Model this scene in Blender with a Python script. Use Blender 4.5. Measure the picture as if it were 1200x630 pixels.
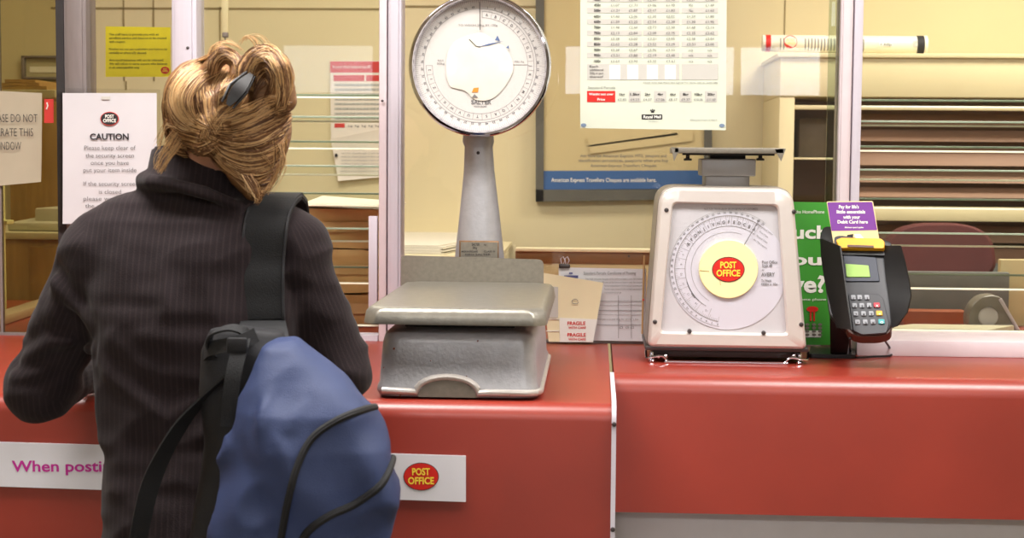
import bpy, bmesh, math, random
import numpy as np
from mathutils import Vector, Matrix, noise
random.seed(7); rng = np.random.default_rng(7)
for o in list(bpy.data.objects): bpy.data.objects.remove(o)
SC = bpy.context.scene; COL = SC.collection
PI = math.pi
# ------------------------------------------------------------ camera
F = 1850.; CAMZ = 1.45
_a, _p, _r = math.radians(3.0), math.atan(130/F), .008
_f0 = np.array([-math.sin(_a), math.cos(_a), 0]); _rr = np.array([math.cos(_a), math.sin(_a), 0]); _z = np.array([0, 0, 1.])
FW = _f0*math.cos(_p)-_z*math.sin(_p); _up = _f0*math.sin(_p)+_z*math.cos(_p)
RT = _rr*math.cos(_r)+_up*math.sin(_r); UP = _up*math.cos(_r)-_rr*math.sin(_r)
C0 = np.array([0, 0, CAMZ])
cam = bpy.data.cameras.new('camera'); co = bpy.data.objects.new('camera', cam); COL.objects.link(co)
M = Matrix([[RT[i], UP[i], -FW[i], C0[i]] for i in range(3)]+[[0, 0, 0, 1]]); co.matrix_world = M
cam.sensor_width = 36; cam.lens = F/1200*36; cam.clip_start = .05
cam.dof.use_dof = True; cam.dof.focus_distance = 3.1; cam.dof.aperture_fstop = 9
SC.camera = co
# ------------------------------------------------------------ light and exposure
SC.view_settings.view_transform = 'Standard'; SC.view_settings.look = 'None'
SC.view_settings.exposure = 0.0; SC.view_settings.gamma = 1; SC.view_settings.use_curve_mapping = False
W = bpy.data.worlds.new('world'); SC.world = W; W.use_nodes = True
bg = W.node_tree.nodes['Background']; bg.inputs[0].default_value = (.80, .88, 1, 1); bg.inputs[1].default_value = 6.5
def area(name, loc, sx, sy, power, col, rot=(0, 0, 0)):
    l = bpy.data.lights.new(name, 'AREA'); l.shape = 'RECTANGLE'; l.size = sx; l.size_y = sy; l.energy = power; l.color = col
    o = bpy.data.objects.new(name, l); o.location = loc; o.rotation_euler = rot; COL.objects.link(o); return o
WARM = (1, .93, .82); NEUT = (1, .965, .94)
LIGHTS = [(-.8, 2.2, 44, NEUT), (1.0, 2.2, 40, NEUT), (-1.0, -1.0, 27, NEUT), (1.0, -1.0, 27, NEUT), (-.9, 4.35, 11, WARM), (1.5, 4.35, 27, WARM)]
for i, (lx, ly, pw, cc) in enumerate(LIGHTS):
    area('ceiling_lamp_light', (lx, ly, 2.72), 1.2, .5, pw, cc)
# ------------------------------------------------------------ pixel helpers
def ray(x, y): return FW*F+RT*(x-600)+UP*(315-y)
def PY(x, y, Y): d = ray(x, y); return C0+d*(Y/d[1])
def PZ(x, y, Z): d = ray(x, y); return C0+d*((Z-CAMZ)/d[2])
def PN(x, y, P, N): d = ray(x, y); return C0+d*(np.dot(np.array(P)-C0, N)/np.dot(d, N))
# ------------------------------------------------------------ materials
_M = {}
def srgb(c):
    return tuple(((v/255)/12.92 if v/255 <= .04045 else ((v/255+.055)/1.055)**2.4) for v in c)
def mat(name, rgb, rough=.5, metal=0, var=0, vscale=20, bump=0, bscale=60, emit=0, spec=.5, coat=0, stretch=(1, 1, 1)):
    if name in _M: return _M[name]
    m = bpy.data.materials.new(name); m.use_nodes = True; nt = m.node_tree; b = nt.nodes['Principled BSDF']
    c = srgb(rgb); b.inputs['Base Color'].default_value = (*c, 1); b.inputs['Roughness'].default_value = rough
    b.inputs['Metallic'].default_value = metal; b.inputs['Specular IOR Level'].default_value = spec
    if coat: b.inputs['Coat Weight'].default_value = coat; b.inputs['Coat Roughness'].default_value = .24 if name == 'red_laminate' else .03
    tc = nt.nodes.new('ShaderNodeTexCoord'); mp = nt.nodes.new('ShaderNodeMapping'); mp.inputs['Scale'].default_value = stretch
    nt.links.new(tc.outputs['Object'], mp.inputs['Vector'])
    if var:
        n = nt.nodes.new('ShaderNodeTexNoise'); n.inputs['Scale'].default_value = vscale; n.inputs['Detail'].default_value = 6
        nt.links.new(mp.outputs[0], n.inputs['Vector'])
        r = nt.nodes.new('ShaderNodeValToRGB'); r.color_ramp.elements[0].position = .3; r.color_ramp.elements[1].position = .7
        r.color_ramp.elements[0].color = (*[max(0, v*(1-var)) for v in c], 1); r.color_ramp.elements[1].color = (*[min(1, v*(1+var)) for v in c], 1)
        nt.links.new(n.outputs[0], r.inputs[0]); nt.links.new(r.outputs[0], b.inputs['Base Color'])
    if bump:
        n = nt.nodes.new('ShaderNodeTexNoise'); n.inputs['Scale'].default_value = bscale; n.inputs['Detail'].default_value = 4
        nt.links.new(mp.outputs[0], n.inputs['Vector'])
        bp = nt.nodes.new('ShaderNodeBump'); bp.inputs['Strength'].default_value = bump; bp.inputs['Distance'].default_value = .002
        nt.links.new(n.outputs[0], bp.inputs['Height']); nt.links.new(bp.outputs[0], b.inputs['Normal'])
    if emit:
        b.inputs['Emission Color'].default_value = (*c, 1); b.inputs['Emission Strength'].default_value = emit
    _M[name] = m; return m
def glass(name, tint=(1, 1, 1), ior=1.5, rough=.0):
    m = bpy.data.materials.new(name); m.use_nodes = True; nt = m.node_tree; nt.nodes.remove(nt.nodes['Principled BSDF'])
    t = nt.nodes.new('ShaderNodeBsdfTransparent'); t.inputs[0].default_value = (*tint, 1)
    g = nt.nodes.new('ShaderNodeBsdfGlossy'); g.inputs['Roughness'].default_value = rough
    fr = nt.nodes.new('ShaderNodeFresnel'); fr.inputs[0].default_value = ior
    mx = nt.nodes.new('ShaderNodeMixShader'); nt.links.new(fr.outputs[0], mx.inputs[0]); nt.links.new(t.outputs[0], mx.inputs[1])
    nt.links.new(g.outputs[0], mx.inputs[2]); nt.links.new(mx.outputs[0], nt.nodes['Material Output'].inputs[0]); _M[name] = m; return m
def wood(name, c1, c2, scale=6, rough=.5, stretch=(1, 12, 12)):
    m = mat(name, c1, rough, var=.01, vscale=scale, stretch=stretch)
    r = [n for n in m.node_tree.nodes if n.type == 'VALTORGB'][0]
    r.color_ramp.elements[0].color = (*srgb(c1), 1); r.color_ramp.elements[1].color = (*srgb(c2), 1); return m
# ------------------------------------------------------------ mesh builder
class MB:
    def __init__(s): s.v = []; s.f = []; s.mi = []
    def add(s, vs, fs, mi=0):
        k = len(s.v); s.v += [tuple(map(float, p)) for p in vs]; s.f += [tuple(k+i for i in f) for f in fs]; s.mi += [mi]*len(fs); return s
    def bm(s, b, mi=0, T=None):
        b.verts.ensure_lookup_table()
        for i, v in enumerate(b.verts): v.index = i
        vs = [(T @ v.co if T else v.co) for v in b.verts]; s.add(vs, [[v.index for v in f.verts] for f in b.faces], mi); b.free(); return s
    def box(s, lo, hi, bev=0, mi=0, seg=2, T=None):
        b = bmesh.new(); bmesh.ops.create_cube(b, size=1)
        lo = np.array(lo, float); hi = np.array(hi, float); c = (lo+hi)/2; d = np.abs(hi-lo)
        for v in b.verts: v.co = Vector((v.co.x*d[0]+c[0], v.co.y*d[1]+c[1], v.co.z*d[2]+c[2]))
        if bev: bmesh.ops.bevel(b, geom=b.edges[:], offset=min(bev, .45*min(d)), segments=seg, profile=.5, affect='EDGES')
        return s.bm(b, mi, T)
    def hexa(s, A, B, bev=0, mi=0, seg=2):      # two matching quads
        b = bmesh.new(); a = [b.verts.new(p) for p in A]; c = [b.verts.new(p) for p in B]
        b.faces.new(a[::-1]); b.faces.new(c)
        for i in range(4): b.faces.new([a[i], a[(i+1) % 4], c[(i+1) % 4], c[i]])
        bmesh.ops.recalc_face_normals(b, faces=b.faces)
        if bev: bmesh.ops.bevel(b, geom=b.edges[:], offset=bev, segments=seg, profile=.5, affect='EDGES')
        return s.bm(b, mi)
    def loft(s, rings, c0=True, c1=True, mi=0, closed=False):
        n = len(rings[0]); vs = [p for r in rings for p in r]; fs = []
        m = len(rings)
        for i in range(m if closed else m-1):
            for j in range(n):
                k = (j+1) % n; i2 = (i+1) % m; fs.append((i*n+j, i*n+k, i2*n+k, i2*n+j))
        if c0 and not closed: fs.append(tuple(range(n))[::-1])
        if c1 and not closed: fs.append(tuple((m-1)*n+j for j in range(n)))
        return s.add(vs, fs, mi)
    def prism(s, pts, off, mi=0):
        off = np.array(off); return s.loft([[np.array(p) for p in pts], [np.array(p)+off for p in pts]], mi=mi)
    def tube(s, pts, r, n=8, mi=0, cap=True):
        pts = [Vector(p) for p in pts]; rs = r if hasattr(r, '__len__') else [r]*len(pts); rings = []
        t0 = (pts[1]-pts[0]).normalized(); u = t0.orthogonal().normalized()
        for i, p in enumerate(pts):
            t = (pts[min(i+1, len(pts)-1)]-pts[max(i-1, 0)]).normalized()
            u = (u-t*u.dot(t)).normalized(); w = t.cross(u)
            rings.append([p+(u*math.cos(2*PI*j/n)+w*math.sin(2*PI*j/n))*rs[i] for j in range(n)])
        return s.loft(rings, cap, cap, mi)
    def ribbon(s, pts, side, w, t, mi=0):       # flat band with thickness; side = list of width directions
        rings = []
        for i, p in enumerate(pts):
            p = Vector(p); tg = (Vector(pts[min(i+1, len(pts)-1)])-Vector(pts[max(i-1, 0)])).normalized()
            a = Vector(side[i] if isinstance(side, list) else side); a = (a-tg*a.dot(tg)).normalized(); nn = tg.cross(a)
            ww = w[i] if hasattr(w, '__len__') else w
            rings.append([p+a*ww/2+nn*t/2, p-a*ww/2+nn*t/2, p-a*ww/2-nn*t/2, p+a*ww/2-nn*t/2])
        return s.loft(rings, mi=mi)
    def lathe(s, prof, o, ax=(0, 0, 1), n=48, mi=0, sx=1, sy=1):
        ax = Vector(ax).normalized(); u = Vector((1, 0, 0)) if abs(ax.x) < .9 else Vector((0, 1, 0)); u = (u-ax*u.dot(ax)).normalized(); w = ax.cross(u); o = Vector(o)
        return s.loft([[o+ax*h+u*(r*sx*math.cos(2*PI*j/n))+w*(r*sy*math.sin(2*PI*j/n)) for j in range(n)] for r, h in prof], mi=mi)
    def ball(s, c, r, mi=0, n=12): return s.lathe([(max(1e-4, r*math.sin(PI*i/n)), -r*math.cos(PI*i/n)) for i in range(n+1)], c, n=2*n, mi=mi)
def rpoly(c, r, n=6):
    """rounded polygon, c = 3D corners, r radius or list"""
    out = []; k = len(c); c = [Vector(p) for p in c]
    for i in range(k):
        p = c[i]; a = (c[i-1]-p); b = (c[(i+1) % k]-p); ri = r[i] if hasattr(r, '__len__') else r
        ri = max(ri, 1e-4); la, lb = a.length, b.length; a.normalize(); b.normalize()
        p0 = p+a*min(ri, la*.49); p1 = p+b*min(ri, lb*.49)
        for j in range(n+1):
            t = j/n; out.append(p0*(1-t)**2+p*2*t*(1-t)+p1*t*t)
    return out
def smooth_path(pts, n=8):
    P = [Vector(p) for p in pts]; out = []
    for i in range(len(P)-1):
        p0 = P[max(i-1, 0)]; p1 = P[i]; p2 = P[i+1]; p3 = P[min(i+2, len(P)-1)]
        for j in range(n):
            t = j/n; out.append(.5*((2*p1)+(p2-p0)*t+(2*p0-5*p1+4*p2-p3)*t*t+(3*p1-p0-3*p2+p3)*t**3))
    out.append(P[-1]); return out
ORG = {}
def thing(name, label, cat, org, group=None):
    o = bpy.data.objects.new(name, None); o.empty_display_size = .05; COL.objects.link(o); o.location = org
    o['label'] = label; o['category'] = cat
    if group: o['group'] = group
    ORG[o.name] = Vector(org); return o
def mesh_from(name, mb):
    if isinstance(mb, MB): vs, fs, mi = mb.v, mb.f, mb.mi
    else: vs, fs, mi = mb[0], mb[1], None
    me = bpy.data.meshes.new(name); me.from_pydata([tuple(v) for v in vs], [], [tuple(int(i) for i in f) for f in fs]); 
    if mi: me.polygons.foreach_set('material_index', mi)
    me.update(); return me
def build(name, mb, mats, parent=None, smooth=None, org=None, label=None, auto=35):
    me = mesh_from(name, mb); mats = mats if isinstance(mats, (list, tuple)) else [mats]
    for m in mats: me.materials.append(_M[m] if isinstance(m, str) else m)
    o = bpy.data.objects.new(name, me); COL.objects.link(o)
    if parent is not None:
        og = ORG[parent.name]; o.parent = parent; ORG[o.name] = og
    else:
        if org is None:
            a = np.array([v.co for v in me.vertices]); org = ((a[:, 0].min()+a[:, 0].max())/2, (a[:, 1].min()+a[:, 1].max())/2, a[:, 2].min())
        og = Vector(org); o.location = og; ORG[o.name] = og
    me.transform(Matrix.Translation(-og))
    bm = bmesh.new(); bm.from_mesh(me); bmesh.ops.recalc_face_normals(bm, faces=bm.faces); bm.to_mesh(me); bm.free()
    if auto:
        for p in me.polygons: p.use_smooth = True
        me.set_sharp_from_angle(angle=math.radians(auto))
    if label: o['label'] = label
    return o
def tag(o, label, cat, group=None):
    o['label'] = label; o['category'] = cat
    if group: o['group'] = group
    return o
def struct(name, mb, m, parent=None, auto=35):
    o = build(name, mb, m, parent, auto=auto)
    if parent is None: o['kind'] = 'structure'
    return o
def sempty(name, org):
    o = bpy.data.objects.new(name, None); COL.objects.link(o); o.location = org; o['kind'] = 'structure'; ORG[o.name] = Vector(org); return o
# ------------------------------------------------------------ text
_TX = {}
def glyph(s, bold=0):
    k = (s, bold)
    if k not in _TX:
        c = bpy.data.curves.new('t', 'FONT'); c.body = s; c.size = 1; c.resolution_u = 3; c.offset = bold
        o = bpy.data.objects.new('t', c); me = bpy.data.meshes.new_from_object(o)
        v = np.array([tuple(p.co) for p in me.vertices]).reshape(-1, 3); f = [tuple(p.vertices) for p in me.polygons]
        _TX[k] = (v, f); bpy.data.objects.remove(o); bpy.data.curves.remove(c); bpy.data.meshes.remove(me)
    return _TX[k]
CAPH = .69
def write(mb, s, o, u, v, w=None, h=None, align='C', mi=0, bold=0, lift=.0004):
    """o = baseline point (left/centre/right), u,v unit vectors, w target width, h cap height"""
    vs, fs = glyph(s, bold)
    if not len(vs): return
    x0, x1 = vs[:, 0].min(), vs[:, 0].max(); W_ = x1-x0
    sv = (h/CAPH) if h else w/W_; su = (w/W_) if w else sv
    off = {'L': 0, 'C': W_/2, 'R': W_}[align]
    o = np.array(o, float); u = np.array(u, float); v = np.array(v, float); n = np.cross(u, v)
    P = o+np.outer((vs[:, 0]-x0-off)*su, u)+np.outer(vs[:, 1]*sv, v)+n*lift
    mb.add(P, fs, mi)
X_, Z_ = np.array([1., 0, 0]), np.array([0, 0, 1.])
def wpx(mb, s, x0, x1, yb, hpx, Y, mi=0, bold=0, lift=.0006, fit=True, align='L'):
    """text between pixel x0..x1 on the plane y=Y, baseline at pixel yb"""
    A = PY(x0, yb, Y); B = PY(x1, yb, Y); u = B-A; w = np.linalg.norm(u); u /= w
    u = np.array([u[0], 0, u[2]]); u /= np.linalg.norm(u); v = np.array([-u[2], 0, u[0]])
    h = hpx*Y/F
    if align == 'C': A = (A+B)/2
    if align == 'R': A = B
    write(mb, s, A, u, v, w if fit else None, h, align, mi, bold, lift)
def quad(pts, Y): return [PY(x, y, Y) for x, y in pts]
def rectpx(mb, x0, y0, x1, y1, Y, mi=0, th=.0004):
    mb.prism(quad([(x0, y0), (x1, y0), (x1, y1), (x0, y1)], Y), (0, -th, 0), mi)
def ellpx(mb, cx, cy, rx, ry, Y, th=.001, mi=0, n=32):
    mb.prism([PY(cx+rx*math.cos(2*PI*i/n), cy+ry*math.sin(2*PI*i/n), Y) for i in range(n)], (0, -th, 0), mi)
# ------------------------------------------------------------ signed distance meshing
def surface_nets(f, lo, hi, h):
    lo = np.array(lo, float); n = np.ceil((np.array(hi)-lo)/h).astype(int)+1; B = 6
    n = ((n+B-1)//B)*B
    nb = n//B; g = np.indices(nb).reshape(3, -1).T; cen = lo+(g*B+B/2-.5)*h
    vc = f(cen); keep = np.abs(vc) < B*h*1.75
    V = np.empty(n, np.float32); V[...] = np.repeat(np.repeat(np.repeat(vc.reshape(nb), B, 0), B, 1), B, 2)
    loc = np.indices((B, B, B)).reshape(3, -1).T; kb = g[keep]*B
    for i in range(0, len(kb), 1500):
        idx = (kb[i:i+1500, None, :]+loc[None]).reshape(-1, 3); V[idx[:, 0], idx[:, 1], idx[:, 2]] = f(lo+idx*h)
    S = V < 0; nx, ny, nz = n
    acc = np.zeros((nx-1, ny-1, nz-1, 3), np.float32); cnt = np.zeros((nx-1, ny-1, nz-1), np.float32)
    for ax in range(3):
        sl0 = [slice(None)]*3; sl1 = [slice(None)]*3; sl0[ax] = slice(0, -1); sl1[ax] = slice(1, None)
        a = V[tuple(sl0)]; b = V[tuple(sl1)]; cr = (S[tuple(sl0)] != S[tuple(sl1)])
        with np.errstate(all='ignore'): t = np.where(cr, a/(a-b), 0)
        o1, o2 = [k for k in range(3) if k != ax]
        for d1 in (0, 1):
            for d2 in (0, 1):
                s = [slice(None)]*3; s[ax] = slice(0, None)
                s[o1] = slice(d1, d1+[nx, ny, nz][o1]-1); s[o2] = slice(d2, d2+[nx, ny, nz][o2]-1)
                c = cr[tuple(s)]; tt = t[tuple(s)]; cnt += c
                acc[..., ax] += np.where(c, tt, 0); acc[..., o1] += c*d1; acc[..., o2] += c*d2
    act = cnt > 0; ids = -np.ones(act.shape, int); ids[act] = np.arange(act.sum())
    cell = np.argwhere(act); verts = lo+(cell+acc[act]/cnt[act][:, None])*h
    faces = []
    for ax in range(3):
        o1, o2 = [(1, 2), (2, 0), (0, 1)][ax]
        sl0 = [slice(None)]*3; sl1 = [slice(None)]*3; sl0[ax] = slice(0, -1); sl1[ax] = slice(1, None)
        e = np.argwhere(S[tuple(sl0)] != S[tuple(sl1)]); 
        e = e[(e[:, o1] > 0) & (e[:, o2] > 0) & (e[:, o1] < n[o1]-1) & (e[:, o2] < n[o2]-1)]
        u = np.zeros(3, int); u[o1] = 1; w = np.zeros(3, int); w[o2] = 1
        q = np.stack([ids[tuple((e-d).T)] for d in (u*0, u, u+w, w)], 1)
        flip = ~S[tuple(e.T)]; q[flip] = q[flip][:, ::-1]; faces.append(q)
    fa = np.concatenate(faces); fa = fa[(fa >= 0).all(1)]
    return verts, fa
def nrm(v): return np.sqrt((v*v).sum(-1))
def ell(P, c, r, R=None):
    q = P-np.array(c)
    if R is not None: q = q @ R
    q = q/np.array(r); k = nrm(q); return (k-1)*np.min(r)*.5+(k-1)*np.mean(r)*.5
def cone(P, a, b, ra, rb, ret_t=False):
    a = np.array(a); b = np.array(b); d = b-a; t = np.clip(((P-a) @ d)/(d @ d), 0, 1)
    r = nrm(P-a-t[:, None]*d)-(ra+(rb-ra)*t); return (r, t) if ret_t else r
def smin(a, b, k):
    h = np.clip(.5+.5*(b-a)/k, 0, 1); return b*(1-h)+a*h-k*h*(1-h)
def segd(P, pts):
    d = np.full(len(P), 9.)
    for a, b in zip(pts[:-1], pts[1:]): d = np.minimum(d, cone(P, a, b, 0, 0))
    return d
def vnoise(P, s, seed=0):
    """smooth value noise, vectorised"""
    Q = P*s+seed*17.3; i = np.floor(Q).astype(np.int64); f = Q-i; f = f*f*(3-2*f); out = 0
    for dx in (0, 1):
        for dy in (0, 1):
            for dz in (0, 1):
                hsh = ((i[:, 0]+dx)*73856093) ^ ((i[:, 1]+dy)*19349663) ^ ((i[:, 2]+dz)*83492791); hsh = (hsh*2654435761) & 0xffffffff
                hsh = ((hsh ^ (hsh >> 15))*2246822519) & 0xffffffff; r = ((hsh ^ (hsh >> 13)) & 0xffff)/65535-.5
                out = out+r*(f[:, 0] if dx else 1-f[:, 0])*(f[:, 1] if dy else 1-f[:, 1])*(f[:, 2] if dz else 1-f[:, 2])
    return out*2
def march(f, x, y, y0=1.6, lift=0): return marchN(f, [(x, y)], y0)[0]
def marchN(f, pts, y0=1.6):
    """points where the lines through photograph pixels meet the solid f"""
    D = np.array([ray(x, y) for x, y in pts]); D = D/nrm(D)[:, None]; t = y0/D[:, 1]
    for _ in range(45):
        v = f(C0+D*t[:, None]); t = np.where((v < .0004) | (t > 4), t, t+np.maximum(v*.7, .0003))
    return C0+D*t[:, None]
# ------------------------------------------------------------ palette
mat('wall_paint', (222, 208, 166), .7, var=.04, vscale=2)
mat('customer_wall', (170, 165, 158), .8, var=.04, vscale=3)
mat('ceiling_white', (235, 232, 225), .8, var=.02)
mat('floor_vinyl', (120, 112, 100), .5, var=.12, vscale=8)
mat('panel_cream', (232, 220, 180), .5, var=.03, vscale=3)
mat('dark_gap', (150, 132, 92), .8)
mat('red_laminate', (148, 48, 34), .36, spec=.9, var=.10, vscale=5, bump=.05, bscale=300)
mat('grey_laminate', (200, 196, 196), .5, var=.03)
mat('alu', (212, 206, 216), .42, metal=.1, var=.03, vscale=15, stretch=(6, 6, .6))
mat('alu_pink', (224, 210, 214), .45, metal=.05, var=.03)
mat('alu_dull', (140, 130, 128), .45, metal=.3, var=.06, stretch=(6, 6, 1))
mat('rubber', (42, 38, 38), .7, var=.1)
mat('screw', (90, 85, 85), .35, metal=.8)
glass('clear_glass'); glass('dim_glass', (.80, .77, .62)); glass('strip_glass', (.975, .985, .96), 1.35)
mat('edge_cream', (250, 246, 216), .25, emit=0, var=.05, vscale=9); mat('edge_green', (150, 165, 140), .2, var=.12, vscale=9)  # bright cream puts the glint of the polished glass edges into the colour
mat('paper', (240, 240, 232), .7, var=.02, vscale=8); mat('ink', (38, 36, 40), .7); mat('ink_grey', (120, 118, 118), .7); mat('ink_soft', (84, 80, 80), .7)
mat('paper_green', (214, 220, 202), .55, var=.02); mat('band_grey', (200, 198, 190), .7)
mat('brand_red', (214, 38, 30), .4); mat('brand_yellow', (250, 222, 70), .5); mat('cream_disc', (246, 238, 178), .45, var=.04, vscale=12)
# ------------------------------------------------------------ room
Yg = 3.42      # plane of the security screen
CZ = 1.05
mb = MB(); mb.box((-3.6, -3.3, -.1), (3.6, 6.0, 0)); struct('floor', mb, 'floor_vinyl')
mb = MB(); mb.box((-3.6, -3.3, 2.75), (3.6, 6.0, 2.85)); struct('ceiling', mb, 'ceiling_white')
mb = MB(); mb.box((-3.6, 5.5, 0), (3.6, 5.65, 2.75)); struct('wall_back', mb, 'wall_paint')
mb = MB(); mb.box((-3.7, -3.3, 0), (-3.6, 6.0, 2.75)); struct('wall_left', mb, 'wall_paint')
mb = MB(); mb.box((3.6, -3.3, 0), (3.7, 6.0, 2.75)); struct('wall_right', mb, 'wall_paint')
# shop front behind the photographer, its windows let the daylight in
YF = -3.0; VR = 2*Yg-YF
ax0, ax1 = PY(655, 60, VR)[0], PY(972, 60, VR)[0]; bx0, bx1 = PY(320, 60, VR)[0], PY(442, 60, VR)[0]
z0, z1 = PY(800, 118, VR)[2], PY(800, 46, VR)[2]
mb = MB()
xs = [-3.6, bx0, bx1, ax0, ax1, 3.6]
mb.box((-3.6, YF-.15, 0), (3.6, YF, z0)); mb.box((-3.6, YF-.15, z1), (3.6, YF, 2.75))
for i in (0, 2, 4): mb.box((xs[i], YF-.15, z0), (xs[i+1], YF, z1))
struct('wall_front', mb, 'customer_wall')
for k, (u0, u1) in enumerate([(bx0, bx1), (ax0, ax1)]):
    w = sempty('window_%d' % (6+k), ((u0+u1)/2, YF-.08, z0)); mb = MB()
    for a_, b_ in [((u0, z0), (u1, z0+.04)), ((u0, z1-.04), (u1, z1)), ((u0, z0), (u0+.04, z1)), ((u1-.04, z0), (u1, z1))]:
        mb.box((a_[0], YF-.11, a_[1]), (b_[0], YF-.04, b_[1]))
    n = max(1, round((u1-u0)/.5))
    for i in range(1, n): mb.box((u0+(u1-u0)*i/n-.02, YF-.11, z0), (u0+(u1-u0)*i/n+.02, YF-.04, z1))
    build('window_frame', mb, 'alu_dull', w); mb = MB(); mb.box((u0+.02, YF-.08, z0+.02), (u1-.02, YF-.076, z1-.02)); build('pane', mb, 'clear_glass', w)
mat('diffuser', (255, 250, 240), .5, emit=6)
for i, (lx, ly, pw, cc) in enumerate(LIGHTS):
    t = thing('ceiling_light', 'flat white fluorescent ceiling light panel above the post office', 'ceiling light', (lx, ly, 2.73), 'fluorescent ceiling panels')
    mb = MB()
    for s in (-1, 1): mb.box((lx-.63, ly+s*.28-.02, 2.725), (lx+.63, ly+s*.28+.02, 2.75)); mb.box((lx+s*.63-.02, ly-.3, 2.725), (lx+s*.63+.02, ly+.3, 2.75))
    build('frame', mb, 'alu', t); mb = MB(); mb.box((lx-.6, ly-.26, 2.735), (lx+.6, ly+.26, 2.75)); build('diffuser', mb, 'diffuser', t)
# wall panel joints on the back wall
YW = 5.5
mb = MB()
for pts in [[(60, 9), (470, 8)], [(470, 7), (628, 7)]]:
    a, b = PY(*pts[0], YW-.001), PY(*pts[1], YW-.001); mb.box((a[0], YW-.004, a[2]-.004), (b[0], YW, a[2]+.002))
for x, y0_, y1_ in [(145, 0, 95), (180, 0, 95), (262, 0, 9), (258, 8, 120), (148, 95, 105)]:
    a, b = PY(x, y0_, YW), PY(x, y1_, YW); mb.box((a[0]-.003, YW-.004, b[2]), (a[0]+.002, YW, a[2]))
a = PY(920, 0, YW); b = PY(920, 60, YW); mb.box((a[0]-.002, YW-.003, b[2]), (a[0]+.002, YW, a[2]))
struct('trim_1', mb, 'dark_gap')
# ------------------------------------------------------------ counters
def profile_counter(x0, x1, yf, yb, zt, zb, th=.03, r=.028):
    prof = [(yb, zt), (yf+r, zt)]
    for i in range(1, 9): a = PI/2*i/8; prof.append((yf+r-r*math.sin(a), zt-r+r*math.cos(a)))
    prof += [(yf, zb), (yf+th, zb), (yf+th, zt-th), (yb, zt-th)]
    return [[(x0, y, z) for y, z in prof], [(x1, y, z) for y, z in prof]]
xe = PZ(717, 474, CZ)[0]
cnt = thing('service_counter', 'red laminate post office counter section that projects forward under the big dial scale', 'counter', (-.9, 2.8, 0))
mb = MB(); mb.loft(profile_counter(-2.6, xe, 2.555, 3.9, CZ, .12)); build('worktop', mb, 'red_laminate', cnt, auto=50)
mb = MB(); mb.box((-2.6, 2.66, 0), (xe-.02, 2.7, .12)); build('plinth', mb, 'grey_laminate', cnt)
mb = MB()
r = .030; yf = 2.549; pr = [(2.925, CZ+.004), (yf+r, CZ+.004)]
for i in range(1, 9): a = PI/2*i/8; pr.append((yf+r-r*math.sin(a), CZ+.004-r+r*math.cos(a)))
pr += [(yf, .12), (yf+.016, .12), (2.925, .12)]
mb.loft([[(xe, y, z) for y, z in pr], [(xe+.0075, y, z) for y, z in pr]]); build('edge_trim', mb, 'alu', cnt, label='pale metal strip capping the end of the counter')
for py in (497, 620):
    mb = MB(); p = PY(719, py, 2.549); mb.lathe([(.0001, -.003), (.003, -.0025), (.004, 0), (.004, .002)], (xe+.004, 2.547, p[2]), (0, 1, 0), n=12); build('screw', mb, 'screw', cnt)
cnt2 = thing('service_counter', 'recessed red laminate counter section under the small scale and card reader', 'counter', (1.2, 3.2, 0))
zr = PY(900, 603, 2.92)[2]
mb = MB(); mb.loft(profile_counter(xe+.0078, 2.6, 2.92, 3.9, CZ, zr, r=.035)); build('worktop', mb, 'red_laminate', cnt2, auto=50)
mb = MB(); mb.box((xe+.0078, 2.96, .0), (2.6, 2.98, zr+.02), .002); build('lower_panel', mb, 'grey_laminate', cnt2, label='pale grey panel under the red front')
# sign strip on the counter front
mat('sign_white', (228, 226, 232), .35, var=.02); mat('magenta', (196, 40, 150), .5)
Ys = 2.552
sg = thing('counter_sign', 'long white strip sign on the red counter front with magenta words and an oval badge', 'sign', tuple(PY(250, 575, Ys)))
mb = MB(); mb.prism(quad([(-60, 515.5), (546, 533.5), (546, 587.5), (-60, 567.5)], Ys), (0, -.002, 0)); build('panel', mb, 'sign_white', sg)
mb = MB(); wpx(mb, 'When posting', 14, 141, 552, 13, Ys-.002, bold=.02); build('lettering', mb, 'magenta', sg)
def po_badge(parent, cx, cy, rx, ry, Y, cols=('brand_red', 'brand_yellow'), rim='ink'):
    mb = MB(); ellpx(mb, cx, cy, rx+.8, ry+.8, Y, .0006, 1); ellpx(mb, cx, cy, rx, ry, Y, .001, 0)
    wpx(mb, 'POST', cx-rx*.52, cx+rx*.52, cy-ry*.12, ry*.52, Y-.001, 2, bold=.03); wpx(mb, 'OFFICE', cx-rx*.76, cx+rx*.76, cy+ry*.56, ry*.52, Y-.001, 2, bold=.03)
    return build('oval_badge', mb, [cols[0], rim, cols[1]], parent, auto=0)
po_badge(sg, 493.5, 558, 20, 15.5, Ys-.002)
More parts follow.
